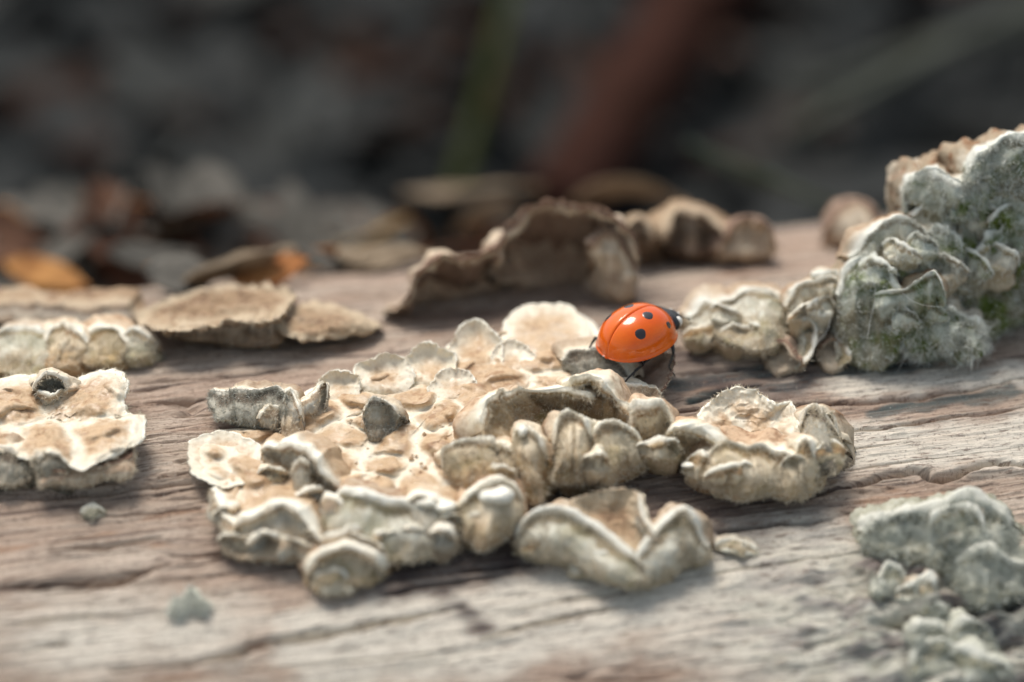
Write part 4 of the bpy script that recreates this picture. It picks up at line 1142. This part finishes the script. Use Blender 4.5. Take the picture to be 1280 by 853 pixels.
h_mid = bw([-.01, -.20, -.03]); h_fr = bw([.20, -.18, -.03]); h_re = bw([-.16, -.17, -.03])
k_mid = on_ray(804, 455, h_mid + [0, -.10, 0]); a_mid = on_ray(785, 473, h_mid + [0, -.16, 0]); t_mid = on_ray(778, 482, h_mid + [0, -.18, 0])
leg([h_mid, k_mid, a_mid, t_mid])
k_fr = on_ray(842, 442, h_fr + [0, -.06, 0]); a_fr = on_ray(836, 459, h_fr + [0, -.10, 0]); t_fr = on_ray(844, 471, h_fr + [0, -.12, 0])
leg([h_fr, k_fr, a_fr, t_fr])
leg([h_re, bw([-.17, -.23, -.05]), bw([-.20, -.17, -.11]), bw([-.22, -.17, -.15])])
for x, dx in ((.20, .06), (-.01, .0), (-.13, -.04)):
    leg([bw([x, .18, -.03]), bw([x + dx, .29, -.02]), bw([x + dx * 1.6, .34, -.12]), bw([x + dx * 2, .37, -.17])])

# ================================================================== ground behind the log
gx = np.concatenate([np.linspace(-3000, -60, 24)[:-1], np.linspace(-60, 60, 200), np.linspace(60, 3000, 24)[1:]])
gy = np.concatenate([np.linspace(-3000, -40, 20)[:-1], np.linspace(-40, 70, 200), np.linspace(70, 3000, 24)[1:]])
GX, GY = np.meshgrid(gx, gy, indexing='ij')


def ground_h(x, y):
    u, v = uv_of(x, y)
    drift = 7.4 * np.exp(-((v - 6.8) / 2.8) ** 2) * (.62 + .38 * sstep(4, -2, u)) * sstep(60, 30, np.abs(u))
    P = np.stack([x * .12, y * .12, 0 * x], -1)
    return -9.5 + drift + np.where(np.hypot(x, y) < 400, 1.1 * fbm(P, 3), 0) + .25 * fbm(P * 6, 2) * (np.hypot(x, y) < 120)


GZ = ground_h(GX, GY)
m_ground = simple_mat('forest_soil', (.030, .031, .030), (.050, .050, .046), .35, 1.0, (.020, .022, .023), .8, .0, 1.6)
ground = obj('ground', make_mesh('ground', np.stack([GX, GY, GZ], -1).reshape(-1, 3), grid_faces(*GX.shape)), m_ground)
tag(ground, kind='structure')


def leaf_geo(L, W, curl, fold, n=9, m=5, seed=0.):
    """a dry leaf: pointed oval, folded on its midrib and curled along its length"""
    s = np.linspace(0, 1, n)
    wd = W * .5 * np.sin(np.pi * np.clip(s, .02, .985) ** .85) ** .8
    q = np.linspace(-1, 1, m)
    Sx = (s - .5) * L
    V = np.zeros((n, m, 3))
    V[..., 0] = Sx[:, None]
    V[..., 1] = wd[:, None] * q[None]
    V[..., 2] = fold * np.abs(q)[None] * wd[:, None] + curl * ((s - .5) ** 2)[:, None] * L + .10 * W * noise3(np.stack([s[:, None] * 3 + 0 * q, q[None] * 1.5 + 0 * s[:, None], np.full((n, m), seed)], -1))
    return V


def leaf_mats(name, c1, c2):
    return simple_mat(name, c1, c2, .9, .9, tuple(x * .6 for x in c1), .3, .08, 4.0)


ML = {'orange': leaf_mats('leaf_orange', (.30, .12, .045), (.40, .20, .07)), 'yellow': leaf_mats('leaf_yellow', (.36, .24, .09), (.42, .29, .13)),
      'tan': leaf_mats('leaf_tan', (.18, .135, .09), (.24, .185, .125)), 'grey': leaf_mats('leaf_grey', (.085, .08, .068), (.14, .128, .108)), 'mould': leaf_mats('leaf_mouldered', (.055, .057, .052), (.085, .085, .077)), 'rust': leaf_mats('leaf_rust', (.030, .015, .010), (.055, .028, .018)),
      'brown': leaf_mats('leaf_brown', (.09, .045, .03), (.15, .08, .05)), 'green': leaf_mats('leaf_greygreen', (.06, .085, .065), (.10, .125, .10)),
      'dark': leaf_mats('leaf_dark', (.025, .028, .028), (.052, .052, .048))}


def rot_mat(yaw, pitch, roll):
    return np.array((Matrix.Rotation(yaw, 3, 'Z') @ Matrix.Rotation(pitch, 3, 'Y') @ Matrix.Rotation(roll, 3, 'X')))


# litter that nobody could count: one mass per tone
def litter(name, label, mat, count, region, size, lift=.05):
    vs_, fs_ = [], []
    n, m = 7, 3
    gf = grid_faces(n, m)
    for i in range(count):
        x, y = region()
        g = leaf_geo(random.uniform(*size), random.uniform(*size) * .45, random.uniform(-.4, .8), random.uniform(0, .5), n, m, i * .37)
        Rm = rot_mat(random.uniform(0, 6.28), random.gauss(0, .35), random.gauss(0, .35))
        c = np.array([x, y, float(ground_h(np.array(x), np.array(y))) + lift + random.uniform(0, .3)])
        vs_.append(g.reshape(-1, 3) @ Rm.T + c); fs_.append(gf + i * n * m)
    o = obj(name, make_mesh(name, np.vstack(vs_), np.vstack(fs_)), mat)
    return tag(o, label, 'leaf litter', None, 'stuff')


def reg_far():
    return random.uniform(-28, 28), random.uniform(10, 46)


def reg_drift():
    u, v = random.uniform(-16, 14), random.gauss(6.9, 1.1)
    return xy_of(u, max(v, 5.4))


random.seed(5)
litter('leaf_litter', 'dark wet leaf litter covering the ground beyond the log', ML['dark'], 1500, reg_far, (1.5, 4.0))
litter('leaf_litter', 'grey leaf litter scattered on the ground beyond the log', ML['mould'], 130, reg_far, (1.2, 3.2), .3)
litter('leaf_litter', 'brown leaf litter scattered on the ground beyond the log', ML['rust'], 240, reg_far, (1.2, 3.4), .3)
litter('leaf_litter', 'grey brown leaf litter drifted against the far side of the log', ML['grey'], 520, reg_drift, (.8, 2.0))
litter('leaf_litter', 'rusty brown leaf litter drifted against the far side of the log', ML['brown'], 520, reg_drift, (.8, 2.0))


def single_leaf(name, label, c, L, W, yaw, pitch, roll, curl, fold, mat, group=None):
    g = leaf_geo(L, W, curl, fold, 19, 9, random.uniform(0, 50))
    N = grid_normals(g)
    V = np.concatenate([g + N * .012, g[:, ::-1] - N[:, ::-1] * .012], 1)
    o = obj(name, make_mesh(name, V.reshape(-1, 3) @ rot_mat(yaw, pitch, roll).T + np.asarray(c), grid_faces(19, 18, wrap_m=True)), ML[mat])
    return tag(o, label, 'leaf', group)


R_ = math.radians
single_leaf('dry_leaf', 'rusty orange dry leaf lying behind the log', pt_y(265, 305, 6.3), 1.3, .75, R_(-12), R_(12), R_(-30), .3, .3, 'orange')
single_leaf('dry_leaf', 'ochre dry leaf overlapping the rusty orange leaf', pt_y(318, 328, 6.3), 1.1, .5, R_(-14), R_(8), R_(-25), .3, .3, 'yellow')
single_leaf('dry_leaf', 'narrow golden leaf strip slanting beside the arched bracket', pt_y(460, 300, 6.3), .95, .32, R_(22), R_(-14), R_(-30), .2, .3, 'yellow')
single_leaf('dry_leaf', 'curled tan leaf standing up behind the log', pt_y(130, 322, 6.3), .9, .7, R_(10), R_(5), R_(-55), .6, .6, 'tan')
single_leaf('dry_leaf', 'flat grey green leaf beside the curled tan leaf', pt_y(55, 300, 6.3), 1.2, .8, R_(-6), R_(5), R_(-35), .3, .3, 'grey')
single_leaf('dry_leaf', 'pale grey round leaf on the drift beyond the orange leaf', pt_y(245, 256, 7.2), .9, .8, R_(0), R_(0), R_(-35), .3, .3, 'grey')
single_leaf('dry_leaf', 'dark red brown leaf tucked against the orange leaf', pt_y(205, 300, 6.3), .9, .6, R_(-40), R_(20), R_(-30), .4, .4, 'brown')
single_leaf('dry_leaf', 'wide grey tan leaf flat behind the arched bracket', pt_y(590, 248, 7.0), 1.5, .9, R_(8), R_(0), R_(-20), .2, .2, 'tan')
single_leaf('dry_leaf', 'domed brown leaf rising beyond the arched bracket', pt_y(790, 240, 6.0), 1.2, .8, R_(-8), R_(0), R_(-35), -.5, .2, 'tan')
single_leaf('dry_leaf', 'small reddish leaf scrap on the edge of the tan shelf', pt_y(395, 350, 3.9), .5, .3, R_(-20), R_(10), R_(-30), .3, .4, 'orange')
single_leaf('dry_leaf', 'long grey green leaf blade lying beyond the mossy bracket', pt_y(985, 240, 7.0), 2.4, .55, R_(-22), R_(12), R_(-35), .15, .2, 'green')

random.seed(12)
for i in range(16):
    x, y = random.uniform(-30, 640), random.uniform(262, 330)
    kind_ = random.choice(['tan', 'grey', 'brown', 'orange', 'tan'])
    single_leaf('leaf_scrap', 'small %s leaf scrap in the drift behind the log' % {'brown': 'dark brown', 'orange': 'rusty orange', 'grey': 'dull grey'}.get(kind_, kind_), pt_y(x, y, random.uniform(6.1, 7.2)), random.uniform(.6, 1.2), random.uniform(.3, .6),
                random.uniform(-.7, .7), random.gauss(0, .2), random.uniform(-.9, -.2), random.uniform(-.3, .6), random.uniform(.1, .5),
                kind_, 'leaf scraps drifted behind the log')

for i in range(26):
    x = random.uniform(-30, 830)
    y = 362 - x * .065 - random.uniform(0, 26) + 8
    kind_ = random.choice(['tan', 'brown', 'tan', 'orange', 'grey'])
    single_leaf('bark_flake', '%s bark flake lying along the far edge of the log' % {'brown': 'dark brown', 'orange': 'rusty orange', 'grey': 'dull grey'}.get(kind_, 'pale ' + kind_), pt(x, y, random.uniform(.05, .16)), random.uniform(.35, .95), random.uniform(.25, .6),
                random.uniform(-.5, .6), random.gauss(0, .2), random.uniform(-.5, .3), random.uniform(-.3, .7), random.uniform(0, .5),
                kind_, 'bark flakes along the far edge of the log')

# small curled scraps on the far edge of the log
def scrap(name, label, rim, base, mat, **kw):
    t = thing(name, label, 'fungus', pt(*base[len(base) // 2]))
    lobe(t, mat, rim, base, hair=0, name='shell', **kw)
    return t
scrap('curled_scrap', 'pale curled fungus scrap on the far edge of the log', [(832, 300, .3), (842, 276, .44), (862, 266, .5), (885, 276, .44), (905, 300, .3)], [(838, 318, .1), (848, 320, .1), (864, 322, .1), (884, 320, .1), (902, 318, .1)], M_OLD, bulge=-.08, lip=.05, back=.3, drop=.1)
scrap('curled_scrap', 'dark brown hollow fungus scrap next to the pale curled one', [(900, 312, .22), (918, 290, .34), (942, 276, .42), (962, 284, .38), (972, 304, .22)], [(904, 322, .1), (920, 322, .1), (940, 321, .1), (958, 319, .1), (970, 316, .1)], M_BARK, bulge=-.05, lip=.03, back=.2, drop=.1)
scrap('curled_scrap', 'round rusty brown scrap near the top of the mossy bracket', [(1038, 282, .24), (1050, 258, .4), (1068, 252, .42), (1085, 264, .36), (1092, 284, .2)], [(1040, 298, .04), (1052, 300, .04), (1066, 300, .04), (1080, 299, .04), (1090, 296, .04)], M_BARK, bulge=.05, lip=.04, back=.2, drop=.1)
scrap('curled_scrap', 'tiny pale scrap right behind the arched bracket', [(780, 292, .4), (792, 276, .5), (806, 278, .48), (816, 296, .36)], [(784, 320, .1), (794, 322, .1), (806, 322, .1), (816, 320, .1)], M_OLD, bulge=.04, lip=.04, back=.2, drop=.08)

# stems and sticks beyond the log
m_stick = simple_mat('stick_red_brown', (.030, .015, .011), (.044, .021, .016), 1.0, 1.0, spec=.0)
m_stem = simple_mat('stem_green', (.045, .056, .016), (.062, .070, .022), 1.0, .9, spec=.1)
m_pale = simple_mat('stalk_pale', (.065, .07, .055), (.09, .095, .075), 1.0, .9, spec=.1)


def far_stick(name, label, cat, p0, y0, p1, y1, r0, r1, mat):
    a, c = pt_y(*p0, y0), pt_y(*p1, y1)
    mid = (a + c) / 2 + np.array([.1, 0, .15])
    return tag(tube(name, [a, mid, c], [r0, (r0 + r1) / 2, r1], mat, sides=10, n=24), label, cat)


far_stick('fallen_stick', 'thick red brown stick leaning over the ground beyond the log', 'stick', (690, 270), 17, (905, -60), 26, .6, .8, m_stick)
far_stick('green_stem', 'bright yellow green plant stem rising beyond the log', 'stem', (570, 240), 16, (645, -60), 19, .11, .08, m_stem)
far_stick('pale_stalk', 'pale dry stalk slanting over the dark ground', 'stalk', (985, 170), 15, (1330, -10), 18, .10, .12, m_pale)
far_stick('pale_stalk', 'thin grey stalk beneath the slanting pale stalk', 'stalk', (1000, 120), 22, (1330, 20), 20, .12, .2, m_pale)
